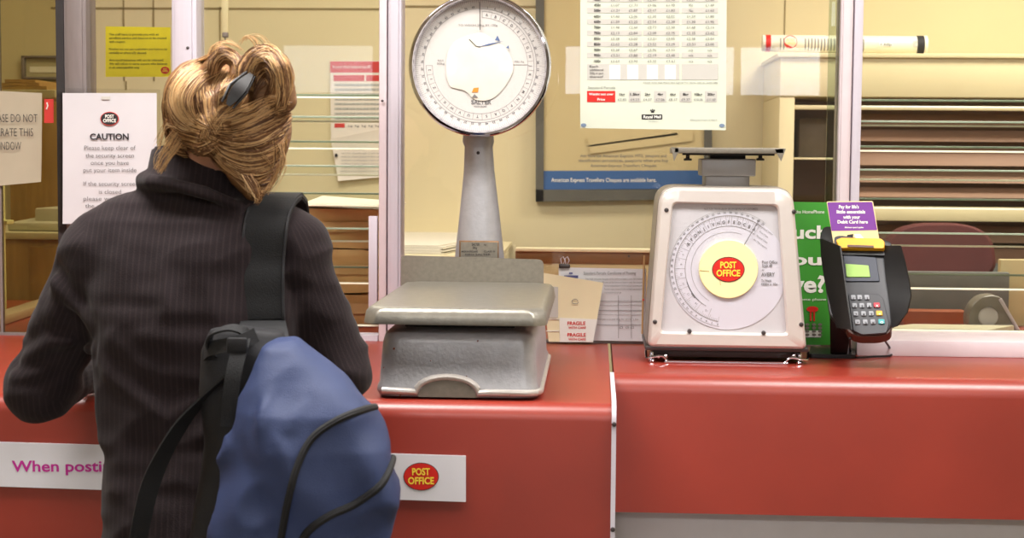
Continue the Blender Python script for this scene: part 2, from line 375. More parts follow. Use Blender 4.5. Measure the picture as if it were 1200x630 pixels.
# ------------------------------------------------------------ security screen
def post(n, xl, xr, ytop=-60, zb=CZ, Y=Yg-.03, d=.07, m='alu', step=None):
    a, b = PY(xl, 150, Y)[0], PY(xr, 150, Y)[0]; mb = MB()
    mb.box((a, Y, zb), (b, Y+d, 2.75), .002)
    if step:                                     # narrower rib standing forward
        for s0, s1, dd in step:
            u, v = PY(s0, 150, Y)[0], PY(s1, 150, Y)[0]; mb.box((u, Y-dd, zb), (v, Y+.01, 2.75), .0015)
    return struct('trim_%d' % n, mb, m)
post(2, 202, 231, step=[(206, 226, .006)])
post(3, 444, 453, m='alu_pink', Y=Yg-.028); post(4, 454.5, 470, step=[(457, 467, .005)])
post(5, 983, 997, m='alu_pink', step=[(985, 995, .004)]); post(6, 998.5, 1009, Y=Yg-.026)
post(7, 76, 102, m='alu_dull', step=[(80, 98, .004)])
mb = MB(); a, b = PY(67, 150, Yg-.03)[0], PY(76, 150, Yg-.03)[0]; mb.box((a, Yg-.032, CZ), (b, Yg+.03, 2.75)); struct('trim_8', mb, 'rubber')
mb = MB(); a, b = PY(231, 150, Yg)[0], PY(235, 150, Yg)[0]; mb.box((a, Yg-.012, CZ), (b, Yg+.03, 2.75)); struct('trim_9', mb, 'alu_dull')
mb = MB()
p = PY(220, 56, Yg-.036); mb.lathe([(.0001, -.003), (.003, -.002), (.0035, 0), (.0035, .002)], p, (0, 1, 0), n=12)
p = PY(448, 118, Yg-.036); mb.lathe([(.0001, -.003), (.0025, -.002), (.003, 0), (.003, .002)], p, (0, 1, 0), n=12)
struct('trim_10', mb, 'screw')
def pane(w, x0, x1, Y, zb=CZ+.005, zt=2.7, th=.006, m='clear_glass'):
    a, b = PY(x0, 150, Y)[0], PY(x1, 150, Y)[0]; mb = MB(); mb.box((a, Y, zb), (b, Y+th, zt)); return build('pane', mb, m, w, auto=0)
w1 = sempty('window_1', (-1.3, Yg, CZ)); pane(w1, -120, 68, Yg, m='dim_glass')
mb = MB(); a, b = PY(-120, 390, Yg)[0], PY(68, 390, Yg)[0]; mb.box((a, Yg-.01, CZ), (b, Yg+.012, CZ+.006)); mb.box((PY(0, 300, Yg)[0], Yg-.003, CZ), (PY(3, 300, Yg)[0], Yg+.01, 2.7)); build('window_frame', mb, 'alu_dull', w1)
w2 = sempty('window_2', (-1.1, Yg, CZ)); pane(w2, 102, 202, Yg)
mb = MB(); a, b = PY(102, 390, Yg)[0], PY(202, 390, Yg)[0]; mb.box((a, Yg-.01, CZ), (b, Yg+.02, CZ+.02)); build('window_frame', mb, 'alu', w2)
w4 = sempty('window_4', (.1, Yg, CZ)); pane(w4, 470, 983, Yg+.004, zb=CZ+.004)
mb = MB(); a, b = PY(470, 390, Yg)[0], PY(983, 390, Yg)[0]; mb.box((a, Yg-.006, CZ), (b, Yg+.016, CZ+.006)); build('window_frame', mb, 'alu_dull', w4)
mb = MB(); a, b = PY(968, 150, Yg)[0], PY(982, 150, Yg)[0]; mb.box((a, Yg-.012, CZ+.006), (b, Yg-.004, 2.7), .001); glass('edge_glass', (.80, .86, .80), 1.6)
build('glass_fin', mb, 'edge_glass', w4)
def louvres(w, x0, x1, pairs, Y0=Yg+.012, topz=None):
    for k, (yt, ybm) in enumerate(pairs):
        Y = Y0+(.012 if k % 2 else 0); xm = (x0+x1)/2
        a, b = PY(x0, 150, Y)[0], PY(x1, 150, Y)[0]; zt = PY(xm, yt, Y)[2] if yt > -200 else 2.7; zb = PY(xm, ybm, Y)[2]
        e = .0042; mb = MB(); mb.box((a, Y, zb+e), (b, Y+.008, zt-e)); mb.box((a, Y-.0002, zb), (b, Y+.0082, zb+e), .0006, 1); mb.box((a, Y-.0002, zt-e), (b, Y+.0082, zt), .0006, 2)
        build('glass_strip', mb, ['strip_glass', 'edge_cream', 'edge_green'], w, auto=0)
w3 = sempty('window_3', (-.6, Yg, CZ))
louvres(w3, 234, 444, [(-999, 115), (110, 143), (135.6, 175), (164.5, 205.5), (193, 241), (225, 283), (266, 332), (311, 381)])
mb = MB(); a, b = PY(432, 300, Yg-.01)[0], PY(442, 300, Yg-.01)[0]; mb.box((a, Yg-.012, PY(437, 371, Yg)[2]), (b, Yg+.008, PY(437, 253, Yg)[2]), .001); build('clamp_bar', mb, 'alu', w3)
mb = MB(); a, b = PY(234, 390, Yg)[0], PY(444, 390, Yg)[0]; mb.box((a, Yg-.02, CZ), (b, Yg+.04, CZ+.012)); build('window_sill', mb, 'alu', w3)
w5 = sempty('window_5', (.9, Yg, CZ))
louvres(w5, 1008, 1330, [(-999, 127), (117, 149), (142, 179), (171.5, 212.6), (199, 246), (233, 290), (273, 340), (321, 389)])
mb = MB(); a = PY(1004, 410, 3.26)[0]; mb.box((a, 3.262, CZ), (2.2, 3.46, CZ+.033), .002); build('window_sill', mb, 'alu_pink', w5)
# ------------------------------------------------------------ clerk side
mat('desk_orange', (170, 92, 58), .4, var=.08, vscale=6); wood('wood_brown', (110, 72, 30), (134, 92, 42), 5); wood('wood_oak', (150, 112, 52), (172, 132, 66), 5, stretch=(10, 10, 1))
mat('tan_board', (196, 178, 128), .6, var=.04)
mb = MB(); mb.box((-1.0, 3.902, CZ-.03), (.93, 4.5, CZ-.001), .003); mb.box((.9302, 3.902, CZ-.03), (2.6, 3.945, CZ-.001), .003); mb.box((-2.6, 3.902, CZ-.03), (-1.0002, 4.25, CZ-.001), .003); dk = build('clerk_desk', mb, 'desk_orange'); tag(dk, 'orange-brown desk top on the staff side behind the security glass', 'desk')
# brown wooden upstand with tan top board at the back of the desk
Yu = 4.32
up = thing('desk_upstand', 'low dark brown wooden upstand with cream ledge behind the middle glass pane', 'upstand', tuple(PY(690, 330, Yu)))
z_a, z_b, z_c = PY(690, 309, Yu)[2], PY(690, 295, Yu)[2], PY(690, 291, Yu)[2]
xa_, xb_ = PY(604, 300, Yu)[0], PY(985, 300, Yu)[0]
mb = MB(); mb.box((xa_, Yu, z_a), (xb_, Yu+.02, z_b), .002)
build('board', mb, 'wood_brown', up)
mb = MB(); mb.box((xa_, Yu-.01, z_b), (xb_, Yu+.04, z_c), .002); build('ledge', mb, 'panel_cream', up)
mb = MB(); mb.box((xa_, Yu+.005, CZ-.001), (xb_, Yu+.03, z_a), .001); build('lower_board', mb, 'tan_board', up)
mb = MB()
for px in (737,):
    p = PY(px, 300, Yu); mb.lathe([(.0001, -.001), (.003, -.001), (.003, .001)], p, (0, 1, 0), n=12)
build('screw', mb, 'rubber', up)
# stack of white sheets left of the dial scale column
mat('sheet_a', (246, 240, 222), .7); mat('sheet_b', (232, 226, 208), .7)
zst = PZ(500, 299, 1.17)[2]
def slab(name, pts_px, z, th, m, label, cat, group=None, skew=0):
    pts = [PZ(x, y, z) for x, y in pts_px]; mb = MB(); mb.prism(pts, (0, 0, th)); return tag(build(name, mb, m), label, cat, group)
# low shelf the sheets lie on
mb = MB(); q = [PZ(x, y, 1.165) for x, y in [(452, 300), (585, 300), (600, 283), (452, 280)]]
mb.prism(q, (0, 0, -.012)); 
for a_ in q: mb.box((a_[0]-.012*np.sign(a_[0]-q[0][0]+.01), a_[1]-.006, CZ-.001), (a_[0]+.012, a_[1]+.006, 1.154))
tag(build('document_shelf', mb, 'panel_cream'), 'low cream shelf carrying loose sheets behind the dial scale column', 'shelf')
for i in range(7):
    dx = random.uniform(-3, 3)
    slab('paper_sheet', [(452, 297-i*1.6), (520+dx*2, 298-i*1.6), (578+dx, 286-i*1.6), (560, 279-i*1.2), (452, 278-i*1.2)], 1.1655+i*.0035, .0025, 'sheet_a' if i % 2 else 'sheet_b',
         'off-white sheet in the pile left of the dial scale column', 'paper', 'sheets piled behind the dial scale')
# parcels wrapped in brown paper
mat('kraft', (216, 176, 116), .55, var=.10, vscale=14, bump=.5, bscale=25); mat('kraft_dark', (204, 158, 102), .55, var=.10, vscale=14, bump=.5, bscale=25); mat('tape_clear', (214, 178, 124), .2)
Yp = 3.68
def parcel(x0, y0, x1, y1, Y, d, m, label, seed):
    a, b = PY(x0, y1, Y), PY(x1, y0, Y); t = thing('wrapped_parcel', label, 'parcel', ((a[0]+b[0])/2, Y+d/2, a[2]), 'brown paper parcels behind the glass')
    bm = bmesh.new(); bmesh.ops.create_cube(bm, size=1); bmesh.ops.subdivide_edges(bm, edges=bm.edges[:], cuts=14, use_grid_fill=True)
    sx, sz = b[0]-a[0], b[2]-a[2]
    for v in bm.verts:
        p = np.array([v.co.x, v.co.y, v.co.z]); q = np.sign(p)*np.minimum(np.abs(p), .5); e = 1-.04*(abs(p[0]*2)**6*abs(p[2]*2)**6)
        w = Vector((a[0]+sx*(.5+q[0]*e), Y+d/2+q[1]*d, a[2]+sz*(.5+q[2]*e)))
        w += Vector([noise.noise(w*22+Vector((seed, i*9, 0)))*.006 for i in range(3)]); w.z = min(max(w.z, a[2]), b[2]); v.co = w
    mb = MB(); mb.bm(bm); build('wrapping', mb, m, t, auto=60)
    mb = MB(); zc = a[2]+sz*.55; mb.box((a[0]-.004, Y-.0065, zc-.012), (b[0]+.004, Y-.0050, zc+.012)); build('packing_tape', mb, 'tape_clear', t, label='strip of glossy clear tape')
    return t
parcel(300, 345, 441, 379.5, Yp, .20, 'kraft_dark', 'crumpled brown paper parcel at the bottom of the pile behind the louvred glass', 1)
parcel(304, 292.5, 441, 342, Yp, .19, 'kraft', 'creased brown paper parcel in the middle of the pile behind the louvred glass', 5)
parcel(300, 245, 443, 290, Yp, .19, 'kraft', 'smooth brown paper parcel on top of the pile behind the louvred glass', 9)
for i, (pts, dz) in enumerate([([(346, 241), (444, 245), (476, 239), (400, 233)], 0), ([(352, 240), (450, 243.5), (474, 237), (378, 230)], .003)]):
    zt = PY(370, 244, Yp)[2]+.005+dz; p = [PZ(x, y, zt) for x, y in pts]; mb = MB(); mb.prism(p, (0, 0, .0022))
    tag(build('paper_sheet', mb, 'sheet_a'), ['white sheet lying directly on the top brown parcel', 'topmost white sheet on the parcel pile, its corner poking past the post'][i], 'paper', 'sheets on the parcels')
# things on the back wall of the left-centre bay
def sheet(name, pts, Y, m, label, cat, th=.0015, parent=None, bend=0):
    mb = MB(); n = 12; A = quad(pts, Y); rows = []
    for i in range(n+1):
        for_t = i/n; l = A[0]*(1-for_t)+A[3]*for_t; r_ = A[1]*(1-for_t)+A[2]*for_t; rows.append([l*(1-j/n)+r_*j/n for j in range(n+1)])
    vs = []; fs = []
    for side in (0, 1):
        for i in range(n+1):
            for j in range(n+1):
                p = rows[i][j].copy(); p[1] += -side*th - bend*((2*i/n-1)**4+(2*j/n-1)**4)*.5; vs.append(p)
    k = (n+1)**2; N = n+1
    for i in range(n):
        for j in range(n):
            a = i*N+j; fs.append((a, a+1, a+N+1, a+N)); fs.append((k+a, k+a+N, k+a+N+1, k+a+1))
    for j in range(n): fs.append((j, j+k, j+k+1, j+1)); a = n*N+j; fs.append((a, a+1, a+k+1, a+k))
    for i in range(n): a = i*N; fs.append((a, a+N, a+N+k, a+k)); a = i*N+n; fs.append((a, a+k, a+N+k, a+N))
    mb.add(vs, fs); return build(name, mb, m, parent, auto=60)
mat('poster_red', (206, 58, 52), .5); mat('poster_pinkwhite', (236, 226, 214), .6)
Y = YW-.006
t = thing('tariff_poster', 'red-headed price list poster pinned to the wall behind the left louvred glass', 'poster', tuple(PY(418, 162, Y)))
sheet('sheet', [(387, 72), (452, 71), (452, 162), (388, 163)], Y, 'poster_pinkwhite', '', '', parent=t)
mb = MB(); rectpx(mb, 387, 72, 452, 85, Y-.002, 0); rectpx(mb, 391, 88, 427, 95, Y-.002, 0); rectpx(mb, 429, 88, 452, 95, Y-.002, 0); rectpx(mb, 392, 144.5, 404, 149.5, Y-.002, 0)
for i in range(8): rectpx(mb, 392, 98+i*5.6, 450, 100.8+i*5.6, Y-.002, 1)
wpx(mb, 'Royal Mail Inland tariff', 390, 434, 80, 3.6, Y-.003, 2)
for i in range(8):
    for j in range(7): wpx(mb, '£%d.%02d' % (1+i//2, (i*37+j*23) % 100), 394+j*8, 400+j*8, 100.5+i*5.6, 2, Y-.0028, 3)
for j in range(5): wpx(mb, 'kg', 408+j*8, 413+j*8, 148.5, 2.4, Y-.0028, 3)
build('print', mb, ['poster_red', 'band_grey', 'paper', 'ink_grey'], t, auto=0)
Y = YW-.012
t = thing('pinned_notice', 'cream typed notice pinned with a curling corner under the red-headed price list', 'notice', tuple(PY(420, 210, Y)))
sheet('sheet', [(388, 163), (462, 148), (462, 206), (397, 212)], Y, 'poster_pinkwhite', '', '', parent=t, bend=.012)
mb = MB()
for i in range(7): wpx(mb, 'conditions of posting apply to items sent', 399+(i % 2), 446, 176+i*4.2, 2, Y-.016, 0)
build('print', mb, 'ink_grey', t, auto=0)
mb = MB(); p = PY(394, 182, Y-.014); mb.ball(p, .006, n=6); build('pin', mb, 'ink', t)
# hanging rod with small clip at the top
Yr = 4.9
t = thing('hanging_rod', 'thin cream rod with grey end clip hanging high behind the louvred glass', 'rod', tuple(PY(264, 45, Yr)))
a, b = PY(264, -70, Yr), PY(264, 38, Yr); mb = MB(); mb.box((b[0]-.010, Yr-.006, b[2]), (b[0]+.010, Yr+.006, 2.75), .002); build('rod', mb, 'panel_cream', t)
mb = MB(); q = PY(264, 44, Yr); mb.box((b[0]-.009, Yr-.008, q[2]), (b[0]+.009, Yr+.008, b[2]), .003); mb.tube([(b[0], Yr, q[2]+.004), (b[0], Yr, q[2]-.008)], .0025); build('end_clip', mb, 'alu_dull', t)
# ------------------------------------------------------------ framed noticeboard poster behind middle pane
Yn = YW-.03
mat('board_frame', (88, 86, 76), .5, var=.1); mat('board_tan', (205, 186, 136), .7, var=.04, vscale=3); mat('board_blue', (44, 92, 150), .5, var=.03); mat('board_maroon', (120, 50, 60), .5)
t = thing('framed_poster', 'large tan and blue wall poster in a dark frame behind the middle glass pane', 'poster', tuple(PY(770, 236, Yn)))
mb = MB(); o = quad([(628, -60), (834, -60), (834, 233), (628, 236)], Yn); inn = quad([(638, -60), (872, -60), (870, 222), (636, 223)], Yn)
mb.prism(quad([(628, -60), (834, -60), (834, 233), (628, 236)], YW-.004), (0, -.02, 0)); build('backing', mb, 'board_frame', t)
mb = MB()
for a_, b_, c_, d_ in [((628, -60), (638, -60), (637, 236), (628, 236)), ((628, 222), (834, 222), (834, 233), (628, 236)), ((825, -60), (834, -60), (834, 233), (825, 233))]:
    mb.prism(quad([a_, b_, c_, d_], Yn+.002), (0, -.014, 0))
build('frame', mb, 'board_frame', t)
mb = MB(); rectpx(mb, 637, -60, 826, 200, Yn+.004, 0, .002); build('sheet', mb, 'board_tan', t)
mb = MB(); mb.prism(quad([(636, 200), (826, 199.5), (826, 221), (636, 222)], Yn+.003), (0, -.003, 0)); build('blue_band', mb, 'board_blue', t)
mb = MB(); wpx(mb, 'American Express Travellers Cheques are available here.', 646, 769, 213, 4.6, Yn-.001, 0, bold=.01); build('blue_band_lettering', mb, 'paper', t)
mb = MB(); wpx(mb, 'Ask here for American Express, MTIL passport and', 680, 781, 184, 3.4, Yn+.001, 0)
wpx(mb, 'identification procedures, passports when you buy', 678, 783, 189.5, 3.4, Yn+.001, 0); wpx(mb, 'American Express Travellers Cheques.', 692, 770, 195.5, 3.4, Yn+.001, 0); build('lettering', mb, 'ink_grey', t)
for pts, lb in [([(690, 170), (812, 153), (812, 165), (692, 180)], 'x'), ([(688, 160), (790, 152), (795, 158), (690, 172)], 'y')]:
    mb = MB(); mb.prism(quad(pts, Yn-.004), (0, -.002, 0)); build('tucked_slip', mb, 'board_tan', t)
# ------------------------------------------------------------ cabinet on the right
Yc = 5.0
mat('cab_cream', (226, 212, 168), .5, var=.03, vscale=3); mat('shutter_brown', (150, 116, 94), .6, var=.12, vscale=4, stretch=(.3, 1, 4)); mat('cab_dark', (96, 84, 68), .7, var=.15); mat('maroon', (88, 36, 36), .7, var=.12, vscale=12); mat('grey_cloth', (120, 122, 118), .8, var=.08)
zc0, zc1 = PY(1100, 66, Yc)[2], PY(1100, 114, Yc)[2]; xL = PY(913, 150, Yc)[0]; xR = 2.9
cab = thing('wall_cabinet', 'wide cream storage unit with open brown slatted shelves behind the right louvred glass', 'cabinet', (1.6, 4.9, 0))
mb = MB(); mb.box((xL, Yc, zc1), (xR, 5.49, zc0), .003); mb.box((xL-.01, Yc-.012, zc0-.006), (xR, 5.49, zc0+.008), .003); build('top_box', mb, 'cab_cream', cab)
x2 = PY(931, 150, Yc)[0]
mb = MB(); mb.box((xL, Yc+.004, 0), (x2, 5.49, zc1), .003); build('side_panel', mb, 'cab_cream', cab)
mb = MB(); mb.box((x2, 5.42, .3), (xR, 5.46, zc1)); build('back_panel', mb, 'shutter_brown', cab)
xm = PY(1000, 150, Yc)[0]
mb = MB(); mb.box((x2, Yc+.01, PY(950, 128, Yc)[2]), (xR, Yc+.05, PY(950, 123, Yc)[2]), .002); build('rail', mb, 'cab_cream', cab)
mb = MB(); mb.box((x2+.004, Yc+.02, PY(950, 187, Yc)[2]), (xm, 5.4, PY(950, 184.5, Yc)[2]), .001); build('shelf', mb, 'cab_cream', cab)
for k, (ya, yb) in enumerate([(134, 147), (152, 166), (172, 194), (200, 214), (219, 231), (264, 283), (290, 308)]):
    za, zb_ = PY(1100, ya, Yc+.1)[2], PY(1100, yb, Yc+.1)[2]
    mb = MB(); v = [(xm, Yc+.04, za-.002), (xR, Yc+.04, za-.002), (xR, Yc+.10, za), (xm, Yc+.10, za)]
    mb.hexa([(xm, Yc+.06, zb_), (xR, Yc+.06, zb_), (xR, Yc+.075, zb_), (xm, Yc+.075, zb_)], [(xm, Yc+.10, za), (xR, Yc+.10, za), (xR, Yc+.115, za), (xm, Yc+.115, za)], .001); build('slat', mb, 'shutter_brown', cab)
mb = MB(); mb.box((xm, Yc-.01, PY(1100, 259, Yc)[2]), (xR, Yc+.14, PY(1100, 243, Yc)[2]), .003); build('shelf_front', mb, 'cab_cream', cab)
mb = MB(); mb.box((x2+.02, Yc+.05, .3), (xR, Yc+.3, PY(1100, 309, Yc)[2])); build('lower_doors', mb, 'grey_cloth', cab)
# dark folder standing inside the left opening
mb = MB(); mb.box((x2+.03, Yc+.12, PY(950, 184.4, Yc+.1)[2]), (x2+.12, Yc+.34, PY(950, 138, Yc+.1)[2]), .004)
tag(build('box_file', mb, 'cab_dark'), 'dark box file on the shelf at the left end of the cream unit', 'file')
# tube on top of the cabinet
tb = thing('poster_tube', 'long white mailing tube with black end and red stripes on top of the cream unit', 'tube', tuple(PY(990, 64, Yc+.07)))
A = PY(893, 45, Yc+.07); B = PY(1086, 52, Yc+.07); rT = .0295; zt = zc0+.008+rT; A[2] = zt+.006; B[2] = zt; rT0 = .026
mat('tube_white', (238, 232, 212), .4, var=.02)
d = Vector(B-A).normalized(); L = (Vector(B)-Vector(A)).length
A = Vector(A); mb = MB(); mb.lathe([(rT0*.9, 0), (rT0, .001), (rT, L-.03)], A, d, n=40); build('body', mb, 'tube_white', tb)
mb = MB(); mb.lathe([(rT+.001, L-.034), (rT+.0015, L-.03), (rT+.0015, L-.014), (rT+.001, L-.012)], A, d, n=40); build('end_cap', mb, 'ink', tb, label='black ring at the right end')
mb = MB(); mb.lathe([(rT, L-.012), (rT+.002, L-.011), (rT+.002, L-.001), (.001, L)], A, d, n=40); build('end_rim', mb, 'tube_white', tb)
mb = MB(); mb.lathe([(rT0+.0006, .010), (rT0+.0006, .026)], A, d, n=40); build('red_band', mb, 'brand_red', tb, label='red band near the left end')
mb = MB()
for f_ in [.105, .125]+[.255+i*.0195 for i in range(19)]:
    rr = rT0+(rT-rT0)*f_+.0006; s0 = L*f_; a0 = 0
    P = []
    for s_ in (s0, s0+.0035):
        for j in range(9): 
            an = PI+(-.9+1.5*j/8); P.append(A+d*s_+Vector((0, math.cos(an), -math.sin(an)))*rr)
    mb.add(P, [(j, j+1, 9+j+1, 9+j) for j in range(8)])
build('tick_marks', mb, 'ink_grey', tb, auto=0)
def on_tube(frac, wd, z_off, rx, rz, m, name, text=None, tm=None, th=None):
    P = []; c = L*frac; mb = MB(); n = 28; rr0 = rT0+(rT-rT0)*frac+.0012
    for i in range(n):
        u = rx*math.cos(2*PI*i/n); v = z_off+rz*math.sin(2*PI*i/n)
        if th: u = max(-th[0], min(th[0], u*1.5)); v = z_off+max(-th[1], min(th[1], rz*1.5*math.sin(2*PI*i/n)))
        P.append(A+d*(c+u)+Vector((0, -math.sqrt(max(rr0**2-v*v, 1e-6)), v)))
    mb.add(P, [tuple(range(n))], 0)
    if text:
        for s_, vv, ww, hh in text: write(mb, s_, A+d*c+Vector((0, -rr0-.0012, vv)), X_, Z_, ww, hh, 'C', 1)
    return build(name, mb, [m]+([tm] if tm else []), tb, auto=0)
on_tube(.168, 0, .004, .021, .021, 'brand_red', 'round_label', [('POST', .006, .026, .007), ('OFFICE', -.005, .030, .007)], 'brand_yellow')
on_tube(.745, 0, .002, .03, .009, 'paper', 'price_sticker', [('1.60p', -.004, .034, .008)], 'ink', th=(.022, .0075))
on_tube(.925, 0, .004, .01, .008, 'band_grey', 'bar_code', None, None, th=(.010, .010))
# office chairs
def office_chair(px, label, pw, ytop, ybot, Yh, grp='office chairs behind the right glass', mt='maroon'):
    c = PY(px, 300, Yh); zt, zb = PY(px, ytop, Yh)[2], PY(px, ybot, Yh)[2]; w = pw*Yh/F
    t = thing('office_chair', label, 'chair', (c[0], Yh+.25, 0), grp)
    mb = MB(); prof = rpoly([(c[0]-w/2, Yh, zb), (c[0]+w/2, Yh, zb), (c[0]+w*.44, Yh+.03, zt), (c[0]-w*.42, Yh+.03, zt)], [.05, .05, .11, .13], 8)
    cc = sum(prof, Vector())/len(prof); rings = []
    for k, (sc, dy) in enumerate([(.93, 0), (1, .012), (1, .05), (.93, .065)]): rings.append([cc+(p-cc)*sc+Vector((0, dy, 0)) for p in prof])
    mb.loft(rings); build('backrest', mb, mt, t)
    mb = MB(); mb.box((c[0]-.24, Yh+.05, .45), (c[0]+.24, Yh+.43, .54), .03, seg=3); build('seat', mb, mt, t)
    mb = MB(); mb.tube([(c[0], Yh+.04, zb+.1), (c[0], Yh+.05, .5), (c[0], Yh+.15, .44)], .015); mb.tube([(c[0], Yh+.28, .45), (c[0], Yh+.28, .1)], .025); build('column', mb, 'rubber', t)
    for k in range(5):
        a = 2*PI*k/5; e = (c[0]+.27*math.cos(a), Yh+.28+.27*math.sin(a)); mb = MB(); mb.tube([(c[0], Yh+.28, .11), (e[0], e[1], .07)], [.02, .014]); mb.ball((e[0], e[1], .03), .03, n=8); build('leg', mb, 'rubber', t)
    return t
office_chair(1102, 'dark maroon office chair behind the card reader, seen through the louvred glass', 136, 262, 322, 4.45)
office_chair(1248, 'dark maroon office chair cut off by the right edge of the photo', 138, 314, 420, 3.97)
# grey divider panel + tray + tape dispenser
mat('tray_cream', (226, 220, 186), .5, var=.02); mat('disp_grey', (132, 126, 116), .35, var=.06); mat('tan_card', (205, 188, 140), .6)
mb = MB(); P = [PZ(x, y, CZ+.036) for x, y in [(1046, 401), (1196, 402), (1174, 375), (1060, 374)]]; P0 = [p-np.array([0, 0, .037]) for p in P]
for p in P+P0: p[1] = min(max(p[1], 3.47), 3.57)
mb.hexa(P0, P, .002); tag(build('parcel_tray', mb, 'tray_cream'), 'flat cream counter tray just behind the sill of the right louvred glass', 'tray')
Yd = 3.86; a, b = PY(1000, 318, Yd), PY(1186, 363, Yd); mb = MB(); mb.box((a[0], Yd+.03, CZ), (b[0], Yd+.05, a[2]), .003)
mb.box((a[0], Yd+.0, CZ), (a[0]+.02, Yd+.08, a[2]), .002); tag(build('desk_divider', mb, 'grey_cloth'), 'grey cloth desk divider panel behind the cream tray', 'divider')
mb = MB(); a, b = PY(1060, 364, 3.80), PY(1134, 381, 3.80); mb.box((a[0], 3.80, CZ), (b[0], 3.86, a[2]), .003); tag(build('wooden_block', mb, 'desk_orange'), 'orange-brown block standing on the desk left of the tape dispenser', 'block')
Yt = 3.60
t = thing('tape_dispenser', 'grey rounded tape dispenser on the desk at the far right behind the glass', 'tape dispenser', tuple(PY(1165, 402, Yt)))
out = [(1136, 386), (1134, 372), (1139, 357), (1150, 347), (1166, 345), (1176, 350), (1184, 368), (1196, 392), (1206, 400), (1206, 406), (1150, 407), (1139, 400)]
pr = rpoly([PY(x, y, Yt)+np.array([0, 0, 0]) for x, y in out], .012, 4); zmin = CZ+.001; pr = [Vector((p.x, p.y, max(p.z, zmin))) for p in pr]; cc = sum(pr, Vector())/len(pr)
mb = MB(); mb.loft([[cc+(p-cc)*s_+Vector((0, dy, 0)) for p in pr] for s_, dy in [(.96, 0), (1, .004), (1, .05), (.96, .054)]]); build('body', mb, 'disp_grey', t)
mb = MB(); p = PY(1158, 371, Yt); mb.lathe([(.001, -.004), (.02, -.004), (.022, -.002), (.022, .003)], p, (0, 1, 0), n=28); build('hub', mb, 'grey_laminate', t)
mb = MB(); p = PY(1202, 399, Yt); mb.box((p[0]-.012, Yt-.003, p[2]-.006), (p[0]+.02, Yt+.057, p[2]+.01), .002); build('cutter', mb, 'rubber', t, label='black cutter end')
mb = MB(); P = PY(1172, 350, Yt-.001), PY(1194, 388, Yt-.001); mb.tube([P[0], P[1]], .004); build('arm_rib', mb, 'alu', t)
mb = MB(); a, b = PY(1173, 304, 3.91), PY(1240, 318, 3.91); mb.box((a[0], 3.912, CZ-.001), (b[0], 3.94, a[2]), .003); tag(build('card_box', mb, 'tan_card'), 'tan card box edge beside the right-hand office chair', 'box')
# ------------------------------------------------------------ left bay interior
mat('dim_beige', (196, 186, 150), .6, var=.05); mat('till_beige', (190, 184, 160), .5, var=.03)
Yl = 4.3
cb = thing('wooden_cupboard', 'brown wooden cupboard with pale top seen through the dim left pane', 'cupboard', tuple(PY(40, 350, Yl)))
a, b = PY(-60, 279, Yl), PY(73, 352, Yl)
mb = MB(); mb.box((a[0], Yl, .4), (b[0], Yl+.4, a[2]), .003); build('body', mb, 'wood_oak', cb)
mb = MB(); mb.box((a[0]-.01, Yl-.02, a[2]), (b[0]+.01, Yl+.42, a[2]+.02), .004); build('top', mb, 'dim_beige', cb)
q = PY(36, 300, Yl)[0]; mb = MB(); mb.box((q, Yl-.008, .45), (b[0]-.01, Yl, a[2]-.02), .002); build('door', mb, 'wood_oak', cb)
mb = MB(); a, b = PY(16, 96, YW), PY(75, 345, YW); mb.box((a[0], YW-.05, .9), (b[0]+.02, YW-.01, a[2]), .003); 
tag(build('wood_panel', mb, 'wood_oak'), 'tall oak coloured wall panel behind the cash till at the left', 'panel')
Ym = 4.34; zt_ = PY(-60, 279, Yl)[2]+.02
tl = thing('cash_till', 'beige cash till with black number label on the left wooden cupboard', 'till', (PY(50, 270, Ym)[0], Ym+.12, zt_))
A = [PY(x, y, Ym) for x, y in [(8, 278), (74, 278), (72, 265), (34, 265)]]; zlo = zt_+.002
mb = MB(); xs = [PY(x, 270, Ym)[0] for x in (10, 76, 76, 36)]; zb1 = zlo+.022; zb2 = zlo+.040; zb3 = zlo+.062
mb.hexa([(xs[0], Ym-.01, zlo), (xs[1], Ym-.01, zlo), (xs[1], Ym+.25, zlo), (xs[0], Ym+.25, zlo)], [(xs[0], Ym-.01, zb1), (xs[1], Ym-.01, zb1), (xs[1], Ym+.2, zb2), (xs[3], Ym+.2, zb2)], .004); build('body', mb, 'till_beige', tl)
xk = [PY(x, 260, Ym)[0] for x in (36, 76)]; mb = MB(); mb.box((xk[0], Ym+.03, zb1-.01), (xk[1], Ym+.2, zb3), .006); build('display_housing', mb, 'till_beige', tl)
mb = MB(); wpx(mb, '1097', 52, 64, 268, 7, Ym+.028, 0, bold=.02); build('number_label', mb, 'ink', tl)
fr = thing('wall_board', 'small grey framed board on the wall behind the dim left pane', 'frame', tuple(PY(45, 95, YW-.03)))
mb = MB()
for a_, b_ in [((25, 65), (76, 68)), ((25, 90), (76, 93)), ((25, 65), (29, 93)), ((72, 65), (76, 93))]:
    p, q = PY(*a_, YW-.03), PY(*b_, YW-.03); mb.box((p[0], YW-.035, q[2]), (q[0], YW-.012, p[2]), .002)
build('frame', mb, 'alu_dull', fr); mb = MB(); rectpx(mb, 28, 68, 73, 90, YW-.012, 0, .003); build('sheet', mb, 'dim_beige', fr)
mb = MB(); rectpx(mb, 35, 78, 70, 85, YW-.016, 0, .002); build('label_strip', mb, 'sheet_a', fr)
mat('env_brown', (176, 140, 84), .6, var=.08)
Yk = 4.0
sh = PY(30, 106, Yk)[2]
mb = MB(); a, b = PY(-60, 106, Yk), PY(72, 106, Yk); mb.box((a[0], Yk-.05, sh-.02), (b[0], Yk+.25, sh), .002)
for xx in (a[0]+.02, b[0]-.02): mb.box((xx-.01, Yk+.20, CZ-.001), (xx+.01, Yk+.24, sh-.02), .001)
